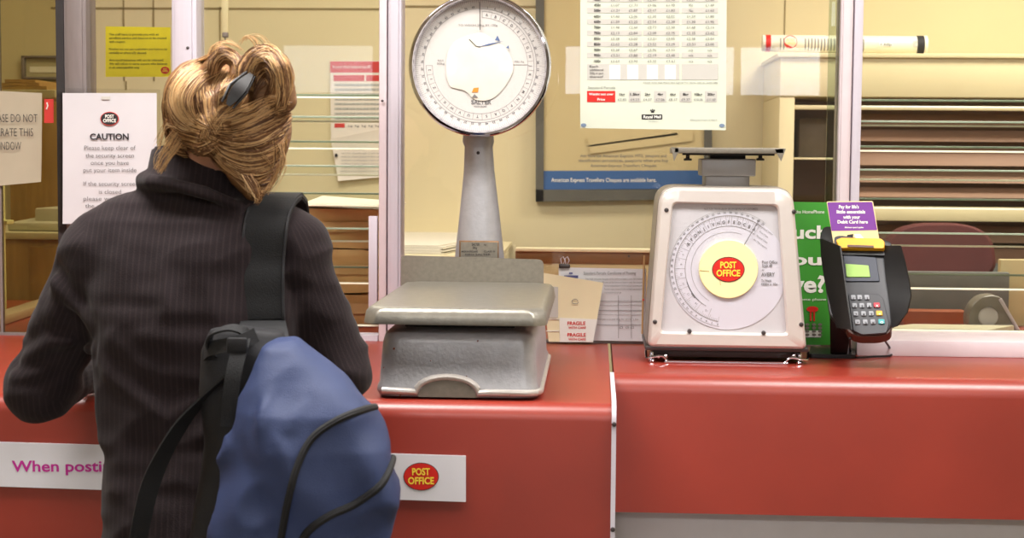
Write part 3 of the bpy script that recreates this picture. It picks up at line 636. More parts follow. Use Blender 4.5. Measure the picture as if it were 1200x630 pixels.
tag(build('letter_rack', mb, 'dim_beige'), 'cream rack shelf on uprights holding brown envelopes behind the left pane', 'rack')
for i, (x0, x1) in enumerate([(2, 62), (6, 52), (10, 46)]):
    a, b = PY(x0, 100, Yk), PY(x1, 100, Yk); z = sh+.001+i*.009; mb = MB(); mb.prism(rpoly([(a[0], Yk-.03, z), (b[0], Yk-.045+.01*i, z), (b[0]-.01, Yk+.16, z), (a[0]+.01, Yk+.17, z)], .004, 2), (0, 0, .008))
    tag(build('brown_envelope', mb, 'env_brown'), ['lowest brown envelope in the small pile behind the left pane', 'middle brown envelope in the small pile behind the left pane', 'topmost brown envelope in the small pile behind the left pane'][i], 'envelope', 'brown envelopes at the left')
# slanting base rail of the inner counter at left
mat('rail_beige', (196, 180, 150), .45, var=.05)
mb = MB(); P = [PZ(x, y, CZ+.0) for x, y in [(-30, 398), (95, 343), (95, 334), (-30, 386)]]
lo_ = [PZ(x, y, CZ+.001) for x, y in [(-30, 393), (75, 357), (75, 350), (-30, 384)]]; mb.hexa(lo_, [p+np.array([0, 0, .022]) for p in lo_], .003)
tag(build('counter_rail', mb, 'rail_beige'), 'pale beige rail slanting away across the counter behind the left pane', 'rail')
mb = MB(); p = PY(2, 370, 3.8); mb.box((p[0]-.014, 3.8, CZ), (p[0]+.002, 3.83, PY(2, 205, 3.8)[2]), .002); mat('lamp_cream', (232, 226, 160), .5); q = PY(5, 260, 3.8); mb.box((p[0]-.2, 3.79, q[2]-.006), (p[0]+.02, 3.84, q[2]+.004), .002)
tag(build('shelf_upright', mb, 'lamp_cream'), 'thin pale yellow upright with a small shelf at the far left edge', 'upright')
# ------------------------------------------------------------ notices on the glass
Yq = Yg-.0345
t = thing('yellow_notice', 'yellow printed notice with small red badge stuck behind the narrow left pane', 'notice', tuple(PY(162, 90, Yg+.01)))
mat('yellow_paper', (252, 230, 36), .5, var=.06, vscale=30)
sheet('sheet', [(124, 31), (200, 32), (200, 90), (124, 90)], Yg+.012, 'yellow_paper', '', '', parent=t, bend=.001)
mb = MB(); Yz = Yg+.0095
for i, (s_, x1) in enumerate([('The staff here to provide you with an', 186), ('excellent service and deserve to be treated', 195), ('with respect.', 147), ('', 0), ('Neither we nor our customers are here to be', 196), ('verbally or physically abused.', 172), ('', 0), ('Anti-social behaviour will not be tolerated.', 192), ('We will refuse to serve anyone who behaves', 196), ('in an unacceptable way.', 164)]):
    if s_: wpx(mb, s_, 128, x1, 41.5+i*4.3, 2.6, Yz, 0, bold=0)
build('print', mb, 'ink', t, auto=0); po_badge(t, 193.5, 82.3, 4.2, 3.4, Yz, cols=('brand_red', 'brand_yellow'), rim='brand_red')
mat('poly_paper', (214, 212, 216), .3, var=.03, vscale=10, coat=.3)
t = thing('caution_notice', 'white CAUTION notice with black oval badge taped to the glass left of the customer', 'notice', tuple(PY(130, 262, Yq-.012)))
Yq2 = Yg-.046
sheet('sheet', [(74, 109), (184, 109), (184, 262), (74, 262)], Yq2, 'poly_paper', '', '', parent=t, bend=.002)
glass('sleeve', (.97, .97, .97), 1.4)
mb = MB(); mb.prism(quad([(68, 103), (188, 105), (187, 266), (68, 266)], Yq2+.004), (0, -.0008, 0)); build('plastic_sleeve', mb, 'sleeve', t)
mb = MB(); Yz = Yq2-.004
wpx(mb, 'CAUTION', 105.5, 151, 163.5, 7, Yz, 0, bold=.03)
for s_, x0, x1, yb in [('Please keep clear of', 99, 159, 175.5), ('the security screen', 100.5, 157, 184.5), ('once you have', 106.5, 151, 193), ('put your item inside', 98, 160, 201.5), ('If the security screen', 98, 162, 217.5), ('is closed', 116, 142, 227), ('please wait for', 98, 150, 235), ('the clerk', 100, 130, 243.5)]:
    wpx(mb, s_, x0, x1, yb, 5, Yz, 1, bold=-.006)
build('lettering', mb, ['ink', 'ink_soft'], t, auto=0)
po_badge(t, 128.5, 139, 10, 7.3, Yz, cols=('ink', 'paper'), rim='poster_red')
mb = MB(); rectpx(mb, 119, 113, 129, 116.5, Yz, 0, .001); build('tape', mb, 'band_grey', t)
t = thing('window_notice', 'cream PLEASE DO NOT OPERATE THIS WINDOW notice stuck on the dim left pane', 'notice', tuple(PY(10, 222, Yg-.01)))
mat('aged_paper', (178, 168, 146), .5, var=.05, vscale=12)
sheet('sheet', [(-50, 104), (50, 109), (49, 213), (-50, 222)], Yg-.006, 'aged_paper', '', '', parent=t, bend=.004)
mb = MB(); Yz = Yg-.0135
for s_, x0, x1, yb in [('PLEASE DO NOT', -14, 44, 143), ('OPERATE THIS', -14, 39, 159.5), ('WINDOW', -8, 25, 175.5)]: wpx(mb, s_, x0, x1, yb, 9.5, Yz, 0, bold=-.008)
build('lettering', mb, 'ink', t, auto=0)
mb = MB(); rectpx(mb, 52, 116, 63, 144, Yg-.004, 0, .0012); 
t = build('red_tag', mb, 'poster_red'); tag(t, 'small red tag with a white mark on the left pane beside the window notice', 'tag')
mb = MB(); mb.tube([PY(55, 120, Yg-.0065), PY(56, 124, Yg-.0065), PY(54.5, 128, Yg-.0065)], .0016); m_ = build('white_mark', mb, 'paper', t)
# big white tariff sheet on the middle pane
Yb = Yg+.0005
t = thing('tariff_sheet', 'large white postage price sheet stuck on the middle pane above the small scale', 'poster', tuple(PY(766, 151, Yb)))
sheet('sheet', [(680, -70), (852, -70), (850.5, 152.5), (680, 150)], Yb, 'paper_green', '', '', parent=t, bend=.0006)
mb = MB(); Yz = Yb-.003; cols = [720.8, 742, 764, 785.7, 809.7, 831.8]; rows = [-45.4, -39, -32.6, -26, -19.6, -13, -6.6, -.3, 6, 12.3, 19.2, 25.5, 32, 38.7, 45.3, 51.8, 58.5, 64.8, 71.7]
for i, yy in enumerate(rows):
    if i % 2: 
        for a_, b_ in [(688, 752), (754, 796), (799, 841.5)]: rectpx(mb, a_, yy-3.2, b_, yy+2.9, Yz+.0008, 1)
lab = ['60g', '100g', '150g', '200g', '250g', '300g', '350g', '400g', '450g', '500g', '600g', '650g', '700g', '750g', '800g', '850g', '900g', '950g', '1000g']
vals = {8: ['1.07', '1.71', '1.96', '1.70', '85p', '1.49'], 9: ['1.21', '1.87', '2.17', '1.83', '95p', '1.60'], 10: ['1.40', '2.06', '2.30', '2.02', '1.24', '1.80'], 11: ['1.59', '2.25', '2.54', '2.20', '1.30', '1.96'], 12: ['1.78', '2.44', '2.73', '2.39', '1.48', '2.16'], 13: ['2.13', '2.84', '3.09', '2.75', '2.15', '2.62'], 14: ['2.28', '3.02', '3.21', '3.05', '2.38', '2.84'], 15: ['2.62', '3.28', '3.52', '3.29', '2.51', '3.00']}
for i, yy in enumerate(rows):
    wpx(mb, lab[i], 696, 703.8, yy+1.4, 3, Yz-.0002, 0, bold=.02)
    for j, cx in enumerate(cols):
        v = '£'+vals[i][j] if i in vals and 'p' not in vals[i][j] else (vals[i][j] if i in vals else ('n/a' if j > 3 and i > 15 else '£%d.%02d' % (1+i//7, (i*13+j*29) % 90+10)))
        wpx(mb, v, cx-(5 if len(v) > 3 else 2.5), cx+(5 if len(v) > 3 else 2.5), yy+1.4, 2.8, Yz-.0002, 3)
rectpx(mb, 688, 75, 796, 93.5, Yz+.0008, 1); rectpx(mb, 799, 75, 841.5, 93.5, Yz+.0008, 1)
for a_, b_ in [(714, 727), (735, 748), (758, 771), (779, 792)]: rectpx(mb, a_, 76, b_, 93, Yz+.0003, 6, .0002)
for s_, yb in [('Each', 79), ('additional', 83), ('250g or part', 87), ('thereof', 91)]: wpx(mb, s_, 691, 707 if len(s_) > 5 else 701, yb, 2.6, Yz-.0004, 0)
wpx(mb, 'Please note that Recorded Signed For items cost an extra 68p', 754, 841, 97.6, 1.8, Yz-.0002, 3)
wpx(mb, 'Standard Parcels', 689, 721, 104, 2.8, Yz-.0002, 3)
rectpx(mb, 688, 106.5, 721, 119.6, Yz+.0008, 2); wpx(mb, 'Weight not over', 690, 719, 111.6, 2.8, Yz-.0002, 4, bold=.02); wpx(mb, 'Price', 700, 709, 117.8, 2.8, Yz-.0002, 4, bold=.02)
for j, (k_, p_) in enumerate([('1kg', '£3.85'), ('1.5kg', '£4.23'), ('2kg', '£4.57'), ('4kg', '£7.06'), ('6kg', '£8.17'), ('8kg', '£9.37'), ('10kg', '£10.06'), ('20kg', '£11.63')]):
    cx = 729+j*14.9
    if j % 2: rectpx(mb, cx-7.2, 106.5, cx+7, 119.6, Yz+.0008, 1)
    wpx(mb, k_, cx-len(k_)*1.1, cx+len(k_)*1.1, 111.8, 2.8, Yz-.0002, 0, bold=.02); wpx(mb, p_, cx-5, cx+5, 118, 2.8, Yz-.0002, 3)
rectpx(mb, 752, 134, 776, 139.8, Yz+.0008, 0); wpx(mb, 'Royal Mail', 754, 774.5, 138.4, 3.2, Yz-.0004, 4, bold=.03)
rectpx(mb, 763, 129.5, 766.5, 132, Yz+.0008, 0)
for dx in (-2, 0, 2): ellpx(mb, 764.7+dx, 129.2-(dx == 0)*.7, .8, .9, Yz, .0004, 0, 10)
wpx(mb, 'www.royalmail.com', 760, 771, 142.6, 1.2, Yz-.0002, 3); wpx(mb, 'Effective from 3 April', 809, 840, 141.2, 1.6, Yz-.0002, 3)
build('print', mb, ['ink', 'band_grey', 'brand_red', 'ink_grey', 'paper', 'poster_red', 'paper'], t, auto=0)
mat('blue_tack', (120, 140, 165), .6)
for px, py in [(684, 146.5), (846, 147)]:
    mb = MB(); ellpx(mb, px, py, 3.2, 2.2, Yb-.002, .002, 0, 12); build('tack', mb, 'blue_tack', t, auto=0)
# certificate form + fragile envelope + clip in front of / behind glass
mat('form_white', (228, 228, 232), .5, var=.02); mat('form_blue', (90, 90, 140), .5); mat('env_cream', (240, 228, 188), .55, var=.03, vscale=10); mat('tan_stick', (200, 160, 110), .5)
Yf = Yg-.014
t = thing('postage_form', 'white certificate of posting form leaning on the glass left of the small scale', 'form', tuple(PY(705, 399, Yf)))
sheet('sheet', [(654.5, 313), (757, 315), (757, 399.5), (658, 398)], Yf, 'form_white', '', '', parent=t, bend=.001)
mb = MB(); Yz = Yf-.0035
wpx(mb, 'Standard Parcels: Certificate of Posting', 684, 745, 321.4, 3.4, Yz, 0); rectpx(mb, 661, 322.5, 677.5, 325.8, Yz, 1); rectpx(mb, 667, 319, 671, 321, Yz, 1)
for i in range(5): wpx(mb, 'You must complete this part of the form and hand it over the counter', 686 if i < 2 else 708, 753 if i < 4 else 728, 327.5+i*4, 2.2, Yz, 2)
for yy in (352.5, 363, 380): rectpx(mb, 700, yy, 753, yy+.5, Yz, 2)
for yy in (357, 368): rectpx(mb, 700, yy, 753, yy+.3, Yz, 2)
for xx in (724.5, 739.5): rectpx(mb, xx, 346, xx+.4, 396, Yz, 2)
wpx(mb, 'Value paid to be entered by the customer in blue', 700, 748, 374.6, 2, Yz, 0)
for xx, s_ in ((728, '£5'), (735, '£0'), (741, '£2')): wpx(mb, s_, xx-2, xx+2, 384.5, 2.6, Yz, 2)
build('print', mb, ['ink_grey', 'form_blue', 'ink_grey'], t, auto=0)
mb = MB(); mb.tube([PY(755, 299, Yf-.012), PY(753.5, 350, Yf-.014), PY(752.5, 391, Yf-.015)], .0022, n=6)
t = build('pen_stick', mb, 'tan_stick'); tag(t, 'thin tan stick upright against the form edge beside the small scale', 'stick')
mb = MB(); ellpx(mb, 754, 351, 1.3, 1.3, Yf-.016, .001, 0, 10); build('pin', mb, 'poster_red', t)
t = thing('fragile_envelope', 'cream window envelope with red FRAGILE stickers propped against the glass', 'envelope', tuple(PY(670, 401, Yf-.02)))
Ye = Yf-.02
sheet('envelope_body', [(634, 319), (707, 331), (695, 400.8), (643, 400)], Ye, 'env_cream', '', '', parent=t, bend=.002)
mb = MB(); mb.prism(quad([(636, 335), (654, 336), (654, 372), (638, 372)], Ye-.003), (0, -.001, 0)); build('envelope_window', mb, 'band_grey', t)
mb = MB(); mb.prism(quad([(655.5, 372), (700, 374), (695, 400.4), (656, 400.4)], Ye-.003), (0, -.001, 0)); 
for q in (373, 387): rectpx(mb, 640, q, 655, q+1, Ye-.003, 0, .001)
build('label_sheet', mb, 'paper', t)
mb = MB(); Yz = Ye-.0045
for s_, x0, x1, yb, hp in [('FRAGILE', 665, 686, 380.5, 4), ('WITH CARE', 666, 686.5, 385, 2.6), ('FRAGILE', 665, 686.5, 394, 4), ('WITH CARE', 666, 686.5, 398.5, 2.6)]: wpx(mb, s_, x0, x1, yb, hp, Yz, 0, bold=.02)
build('lettering', mb, 'brand_red', t, auto=0)
mb = MB(); c = PY(674, 353, Yz); mb.tube([c+np.array([.006*math.cos(a*.6)*(1+.2*a/6), 0, .005*math.sin(a*.6)]) for a in range(11)], .0006, n=5); build('postmark', mb, 'ink_grey', t)
t = thing('bulldog_clip', 'small steel bulldog clip at the top edge of the posting form', 'clip', tuple(PY(662, 316, Yf)))
mb = MB(); A = PY(655, 309, Yf), PY(668, 314, Yf); mb.box((A[0][0], Yf-.008, A[1][2]), (A[1][0], Yf+.004, A[0][2]), .002); build('jaw', mb, 'screw', t)
mb = MB(); 
for dx in (-3, 2): mb.tube([PY(662+dx-1, 309, Yf), PY(660+dx, 303, Yf-.003), PY(663+dx, 300.5, Yf-.003), PY(665+dx, 305, Yf-.003), PY(663+dx, 309, Yf)], .0011, n=6)
build('wire_handle', mb, 'alu', t)
# green leaflet behind the card reader
mat('leaf_green', (62, 150, 48), .45, var=.05, vscale=10)
Yv = 3.335
t = thing('green_leaflet', 'bright green leaflet with big white words between the small scale and card reader', 'leaflet', tuple(PY(940, 406, Yv)))
sheet('sheet', [(900, 236), (976, 237), (977, 404), (902, 403)], Yv, 'leaf_green', '', '', parent=t)
mb = MB(); Yz = Yv-.0025
for s_, x0, x1, yb, hp in [('much', 906, 970, 279, 17), ('you', 908, 963, 310, 15), ('save?', 902, 967, 342, 22)]: wpx(mb, s_, x0, x1, yb, hp*.85, Yz, 0, bold=.03)
wpx(mb, 'the HomePhone', 932, 966, 250, 4, Yz, 0)
wpx(mb, 'with a new home phone', 904, 968, 352, 3, Yz, 0)
rectpx(mb, 906, 387, 962, 395, Yz, 0); build('lettering', mb, 'paper', t, auto=0)
mb = MB()
for px in (946, 954, 961):
    for k in range(4): ellpx(mb, px, 380+k*4, 2.5, 1.6, Yz-.0006, .0006, 0, 10)
build('coin_picture', mb, 'disp_grey', t, auto=0)
mb = MB(); ellpx(mb, 952, 362, 7, 3.4, Yz, .001, 0, 16); rectpx(mb, 949, 362, 951, 376, Yz, 0); rectpx(mb, 953, 362, 955, 376, Yz, 0); build('tap_picture', mb, 'brand_red', t, auto=0)
# ------------------------------------------------------------ big dial scale
mat('hammer_grey', (170, 169, 172), .38, metal=.35, var=.07, vscale=60, bump=.25, bscale=180)
mat('pan_grey', (146, 142, 132), .36, metal=.6, var=.09, vscale=70, bump=.2, bscale=200)
mat('plate_grey', (138, 132, 120), .45, metal=.5, var=.10, vscale=120)
mat('bead_pale', (204, 198, 192), .35, metal=.4, var=.06, vscale=50)
mat('chrome', (225, 222, 230), .08, metal=1); mat('chrome_warm', (232, 222, 210), .16, metal=.85)
mat('dial_white', (204, 200, 195), .5, coat=.4, var=.015, vscale=6); mat('dial_line', (150, 146, 145), .6)
mat('dial_plate', (222, 216, 204), .4, var=.05, vscale=18, bump=.5, bscale=14, coat=.6)
mat('orange_mark', (232, 140, 50), .5); mat('blue_mark', (90, 110, 150), .5); mat('copper_plate', (150, 120, 92), .3, metal=.7, var=.2, vscale=90); mat('rust', (120, 62, 36), .8)
B0 = PZ(440, 469, CZ); Bx0, Bx1 = -.362, -.088; By0, By1 = 2.585, 3.11
ds = thing('dial_scale', 'large silver-grey counter scale with tall round dial and flat weighing pan', 'scale', ((Bx0+Bx1)/2, (By0+By1)/2, CZ))
def rrect(x0, x1, y0, y1, z, r, n=6): return rpoly([(x0, y0, z), (x1, y0, z), (x1, y1, z), (x0, y1, z)], r, n)
zt_b = PY(530, 384, By0+.03)[2]
# body: flared foot, sides leaning inwards, with an arched opening in the front foot
cxs = (Bx0+Bx1)/2
N = 28
def body_ring(z, ins, r): return rrect(Bx0+ins, Bx1-ins, By0+ins, By1-ins*.6, z, r)
mb = MB()
H = zt_b-CZ
prof = [(0.004, .004), (.012, .0), (.020, .001), (.026, .004), (H*.5, .006), (H*.8, .009), (H*.92, .013), (H*.975, .022), (H, .036)]
mb.loft([body_ring(CZ+z, i_, .03) for z, i_ in prof]); build('base', mb, 'hammer_grey', ds, auto=60)
mb = MB()   # pale bead around the foot that rises over the arch
ac = PY(524, 470, By0)[0]; aw = .052; ah = PY(524, 444, By0)[2]-CZ
pts = [(Bx0+.012, By0+.002, CZ+.014)]
pts += [(ac-aw-.012, By0-.0005, CZ+.013)]
for i in range(0, 13): a = PI*i/12; pts.append((ac-aw*math.cos(a), By0+.001, CZ+.012+(ah-.008)*math.sin(a)))
pts += [(ac+aw+.012, By0-.0005, CZ+.013), (Bx1-.022, By0-.0005, CZ+.013), (Bx1-.006, By0+.007, CZ+.013), (Bx1, By0+.025, CZ+.013), (Bx1, By1-.04, CZ+.013), (Bx1-.02, By1, CZ+.013)]
mb.tube(pts, .0055, n=10); build('foot_bead', mb, 'bead_pale', ds)
mb = MB(); pr = [Vector((ac-aw*math.cos(PI*i/16)*.93, By0-.0008, CZ+.004+(ah-.004)*math.sin(PI*i/16))) for i in range(17)]
mb.prism(pr, (0, .012, 0)); build('arch_plate', mb, 'plate_grey', ds)
mb = MB()
for px, py, s_ in [(462, 408, 1.6), (505, 422, 1), (547, 440, .9), (605, 446, 1), (560, 399, 1), (470, 462, 1.2), (598, 461, 1.3), (450, 430, .8)]:
    p = PY(px, py, By0+.01); mb.lathe([(.0001, 0), (.0011*s_, .0002), (.0012*s_, .006)], (p[0], By0+.0045 if py < 450 else By0-.0045, p[2]), (0, 1, 0), n=7)
build('paint_chips', mb, 'rust', ds)
bpy.data.objects['paint_chips']['kind'] = 'stuff'
mb = MB(); mb.box((Bx0+.045, By0+.045, zt_b-.002), (Bx1-.045, By1-.05, zt_b+.014)); build('pan_support', mb, 'rubber', ds)
# pan: chamfered platter
Py0, Py1 = 2.562, 3.125
zp1 = PY(530, 361, Py0)[2]; zp0 = PY(530, 381, Py0)[2]
px0, px1 = PY(424, 370, Py0)[0], PY(641, 370, Py0)[0]
def pan_ring(z, ins, cut): 
    x0, x1, y0, y1 = px0+ins, px1-ins, Py0+ins, Py1-ins
    return rpoly([(x0+cut, y0, z), (x1-cut, y0, z), (x1, y0+cut, z), (x1, y1-cut, z), (x1-cut, y1, z), (x0+cut, y1, z), (x0, y1-cut, z), (x0, y0+cut, z)], .005, 3)
mb = MB(); mb.loft([pan_ring(zp0+.004, .008, .016), pan_ring(zp0, .001, .018), pan_ring(zp0+.002, 0, .02), pan_ring(zp1-.008, .003, .022), pan_ring(zp1-.002, .008, .024), pan_ring(zp1, .012, .025), pan_ring(zp1-.0002, .03, .025)])
build('weighing_pan', mb, 'pan_grey', ds, auto=50)
mb = MB(); Yk2 = 3.13
mb.prism(rpoly([PY(470, 340, Yk2), PY(637, 341, Yk2), PY(637, 304, Yk2), PY(470, 299, Yk2)], [.002, .002, .012, .010], 4), (0, .004, 0)); build('back_plate', mb, 'plate_grey', ds)
mb = MB(); mb.box((Bx0+.05, Yk2+.0045, zp1-.05), (Bx1-.05, Yk2+.010, zp1+.012), .001); build('back_plate_bracket', mb, 'plate_grey', ds)
# column
Yo = 3.19; mb = MB()
rows_ = [(560.5, 158, 36, .018), (560.5, 166, 37, .02), (561, 172, 33, .02), (561.5, 200, 36, .025), (562, 250, 47, .032), (562, 300, 58, .038), (562, 408, 78, .05)]
rg = []
for cx, py, wpx_, ry in rows_:
    c = PY(cx, py, Yo); hw = wpx_*Yo/F/2; n = 32
    rg.append([(c[0]+hw*(abs(math.cos(2*PI*i/n))**.8)*np.sign(math.cos(2*PI*i/n)), Yo+ry*math.sin(2*PI*i/n), c[2]) for i in range(n)])
mb.loft(rg); build('column', mb, 'hammer_grey', ds, auto=60)
mb = MB(); c = PY(562, 425, Yo); mb.box((c[0]-.075, 3.115, CZ+.003), (c[0]+.075, Yo+.055, c[2]+.02), .01); build('column_foot', mb, 'hammer_grey', ds)
p = PY(560, 179, Yo-.028); mb = MB(); mb.lathe([(.0001, -.002), (.003, -.0015), (.0035, .001), (.0035, .012)], (p[0], Yo-.022, p[2]), (0, 1, 0), n=14); build('screw', mb, 'rubber', ds)
mb = MB(); Yr_ = Yo-.0385; a, b = PY(538, 281.5, Yr_), PY(584.5, 308, Yr_); mb.box((a[0], Yr_, b[2]), (b[0], Yr_+.002, a[2]), .001); rp = build('rating_plate', mb, 'copper_plate', ds, label='small dark-edged metal maker plate')
mb = MB(); a, b = PY(540, 283.5, Yr_-.0008), PY(583, 308, Yr_-.0008); mb.box((a[0], Yr_-.0008, b[2]), (b[0], Yr_, a[2])); build('plate_face', mb, 'plate_grey', rp)
mb = MB()
for s_, x0, x1, yb, hp in [('SALTER', 553, 562, 287.6, 3), ('No', 567, 570, 287.6, 2), ('50kg', 554, 559, 291.4, 2.6), ('MADE IN ENGLAND', 541, 560, 295.4, 2), ('CLASS III', 567, 580, 295.4, 2), ('GEO SALTER', 545, 575, 299, 2)]: wpx(mb, s_, x0, x1, yb, hp, Yr_-.0012, 0, bold=.01)
build('plate_lettering', mb, 'ink', rp, auto=0)
# dial head
Yd0 = 3.10; DC = PY(562, 76.5, Yd0); RD = 83.5*Yd0/F
mb = MB(); mb.lathe([(.001, .11), (RD*.80, .105), (RD*.93, .085), (RD*.965, .05), (RD*.965, .018)], DC, (0, 1, 0), n=72); build('dial_housing', mb, 'hammer_grey', ds)
mb = MB(); mb.lathe([(RD*.955, .026), (RD*.99, .022), (RD, .010), (RD*.995, -.001), (RD*.97, -.008), (RD*.94, -.009), (RD*.92, -.003), (RD*.908, .006), (RD*.905, .016)], DC, (0, 1, 0), n=96)
build('bezel', mb, 'chrome', ds, label='polished chrome ring around the dial')
def disc(c, r, y0, y1, m, name, par, n=72):
    mb = MB(); mb.lathe([(.001, y1), (r, y1), (r, y0), (.001, y0)], c, (0, 1, 0), n=n); return build(name, mb, m, par)
df = disc(DC, RD*.925, .012, .020, 'dial_white', 'dial_face', ds)
Yf_ = DC[1]+.012
def ring(mb, c, r0, r1, y, mi=0, a0=0, a1=2*PI, n=96):
    P = []
    for i in range(n+1):
        a = a0+(a1-a0)*i/n
        for r_ in (r0, r1): P.append((c[0]+r_*math.sin(a), y, c[2]+r_*math.cos(a)))
    mb.add(P, [(2*i, 2*i+1, 2*i+3, 2*i+2) for i in range(n)], mi)
def radial(mb, c, a, r0, r1, w, y, mi=0):
    e = np.array([math.sin(a), 0, math.cos(a)]); s_ = np.array([math.cos(a), 0, -math.sin(a)])*w/2; c = np.array([c[0], y, c[2]])
    mb.add([c+e*r0-s_, c+e*r1-s_, c+e*r1+s_, c+e*r0+s_], [(0, 1, 2, 3)], mi)
def atext(mb, s_, c, a, r, h, y, mi=0, rot=True, w=None, bold=0):
    e = np.array([math.sin(a), 0, math.cos(a)]); t_ = np.array([math.cos(a), 0, -math.sin(a)])
    if not rot: e, t_ = Z_, X_
    o = np.array([c[0], y, c[2]])+np.array([math.sin(a), 0, math.cos(a)])*r-e*h*.5
    write(mb, s_, o, t_, e, w, h, 'C', mi, bold)
mb = MB(); y_ = Yf_-.0006
ring(mb, DC, RD*.905, RD*.912, y_, 0); ring(mb, DC, RD*.790, RD*.796, y_, 0)
ring(mb, DC, RD*.755, RD*.760, y_, 0, PI*.012, PI*1.5); ring(mb, DC, RD*.668, RD*.673, y_, 0, PI*.012, PI*1.5)
for i in range(200):
    a = 2*PI*i/200; radial(mb, DC, a, RD*(.835 if i % 5 == 0 else .87), RD*.905, .0005, y_, 0)
for i in range(50):
    a = 2*PI*i/50; atext(mb, str(i) if i % 2 else str(i*2), DC, a, RD*.815, .0042, y_, 1, bold=.02) if i else None
for i in range(27):
    a = PI*.012+PI*1.488*i/26; radial(mb, DC, a, RD*.668, RD*.76, .0006, y_, 0)
    if i < 26: atext(mb, 'ABCDEFGHJKLMNPQRSTUVWXYZ12'[i], DC, a+PI*1.488/52, RD*.712, .005, y_, 1, bold=.02)
write(mb, 'SALTER', np.array([*PY(564, 122, y_)]), X_, Z_, .040, .0078, 'C', 1, .03); write(mb, 'WEIGH-TRONIX', PY(563, 125.5, y_), X_, Z_, .026, .003, 'C', 1, .02)
wpx(mb, 'TO WEIGH 50kg BY 100g', 537, 583, 30.5, 2.2, y_, 1); wpx(mb, 'MAX', 513, 520, 72, 2.2, y_, 1); wpx(mb, '50kg', 512, 521, 75.5, 2.2, y_, 1); wpx(mb, 'MIN 1kg', 603, 614, 73, 2, y_, 1); rectpx(mb, 600, 75.5, 618, 75.9, y_, 0)
build('dial_markings', mb, ['dial_line', 'ink_grey'], df, auto=0)
# off-white round piece with an uneven outline over the middle of the dial
P = []; n = 60; cc = PY(561, 78, Yf_-.002)
for i in range(n):
    a = 2*PI*i/n; rr = .066+.002*math.sin(5*a)
    if 1.05*PI < a < 1.30*PI: rr *= 1-.16*math.sin((a/PI-1.05)/.25*PI)
    if .02*PI < a < .28*PI: rr *= 1-.10*math.sin((a/PI-.02)/.26*PI)
    P.append(np.array([cc[0]+rr*math.sin(a), cc[1], cc[2]+rr*math.cos(a)]))
mb = MB(); mb.loft([P, [p+np.array([0, -.0003, 0]) for p in P], [cc+(p-cc)*.90+np.array([0, -.0010, 0]) for p in P], [cc+(p-cc)*.4+np.array([0, -.0016, 0]) for p in P]]); hub = build('centre_piece', mb, 'dial_plate', ds, label='uneven off-white round piece over the middle of the dial')
y2 = cc[1]-.0020; mb = MB()
for pts in [[(580, 47), (583, 41.5), (586, 48)], [(593, 56), (596, 53), (596.5, 57)], [(560, 55), (573, 51), (590, 48), (573, 53)]]: mb.prism(quad(pts, y2), (0, -.0003, 0), 0)
mb.prism(quad([(555, 103), (561, 102.5), (560, 108), (553, 108)], y2), (0, -.0003, 0), 1)
mb.prism(quad([(556, 110), (553, 114), (560, 114)], y2), (0, -.0003, 0), 2); build('centre_marks', mb, ['blue_mark', 'orange_mark', 'ink_grey'], hub, auto=0)
mb = MB(); q1, q2 = PY(562, 2, Yf_-.004), PY(562.5, 35, Yf_-.004); mb.tube([q1, q2], [.0006, .0008], n=6); mb.tube([PY(550, 46, Yf_-.004), PY(558, 54, Yf_-.004), PY(563, 55, Yf_-.004)], .0007, n=6); build('pointer', mb, 'ink', ds)
# ------------------------------------------------------------ small letter scale
mat('bezel_cream', (228, 219, 212), .28, metal=.35, var=.02); mat('side_grey', (150, 142, 132), .4, metal=.4, var=.05); mat('face_grey', (198, 196, 200), .35, var=.015, coat=.5); mat('face_inner', (208, 206, 216), .35, coat=.5)
mat('ped_grey', (160, 158, 158), .4, metal=.3, var=.05); mat('black_base', (34, 30, 28), .45, var=.2)
Ya = 3.10; Yab = 3.33
ls = thing('letter_scale', 'compact cream-fronted letter scale with square glazed dial and flat platform on top', 'scale', ((PY(852, 400, Ya)[0]), 3.2, CZ))
def q4(c, Y, r, n=7): return rpoly([PY(x, y, Y) for x, y in c], [v*Y/F for v in r], n)
oc = [(773.5, 219), (929, 221), (945.5, 409), (759, 406)]; rr_ = [22, 20, 7, 7]
def scaled(c, s_, dy=0): 
    cx = sum(p[0] for p in c)/4; cy = sum(p[1] for p in c)/4; return [(cx+(x-cx)*s_, cy+(y-cy)*s_+dy) for x, y in c]
O = q4(oc, Ya, rr_); cO = sum(O, Vector())/len(O)
def sc_(P, s_, dy, dz=0): return [Vector((cO.x+(p.x-cO.x)*s_, p.y+dy, cO.z+(p.z-cO.z)*s_+dz)) for p in P]
mb = MB(); mb.loft([sc_(O, .99, .018), sc_(O, 1.012, .022), sc_(O, 1.02, .06), sc_(O, 1.02, .19), sc_(O, .99, .215), sc_(O, .96, .222)]); build('housing', mb, 'side_grey', ls)
inn = [(789, 238), (911, 241), (922, 391), (774.5, 388.5)]
I = q4(inn, Ya, [7, 7, 6, 6])
mb = MB(); mb.loft([sc_(O, 1.0, .020), sc_(O, 1.0, .004), sc_(O, .985, -.002), sc_(O, .96, -.005), sc_(I, 1.03, -.005), sc_(I, 1.005, -.001), sc_(I, 1.0, .006), sc_(I, 1.0, .012)], False, False)
build('front_bezel', mb, 'bezel_cream', ls, label='cream enamelled front frame')
mb = MB(); mb.loft([sc_(I, 1.02, .006), sc_(I, 1.02, .012)]); fp = build('face_plate', mb, 'face_grey', ls)
y_ = Ya+.0055
HC = PY(853.5, 315, y_); k_ = y_/F
mb = MB(); P = [np.array([HC[0]+68*k_*math.cos(2*PI*i/60), y_, HC[2]-3*k_+68*k_*math.sin(2*PI*i/60)]) for i in range(60)]
for p in P: p[0] = min(p[0], PY(918, 315, y_)[0]); 
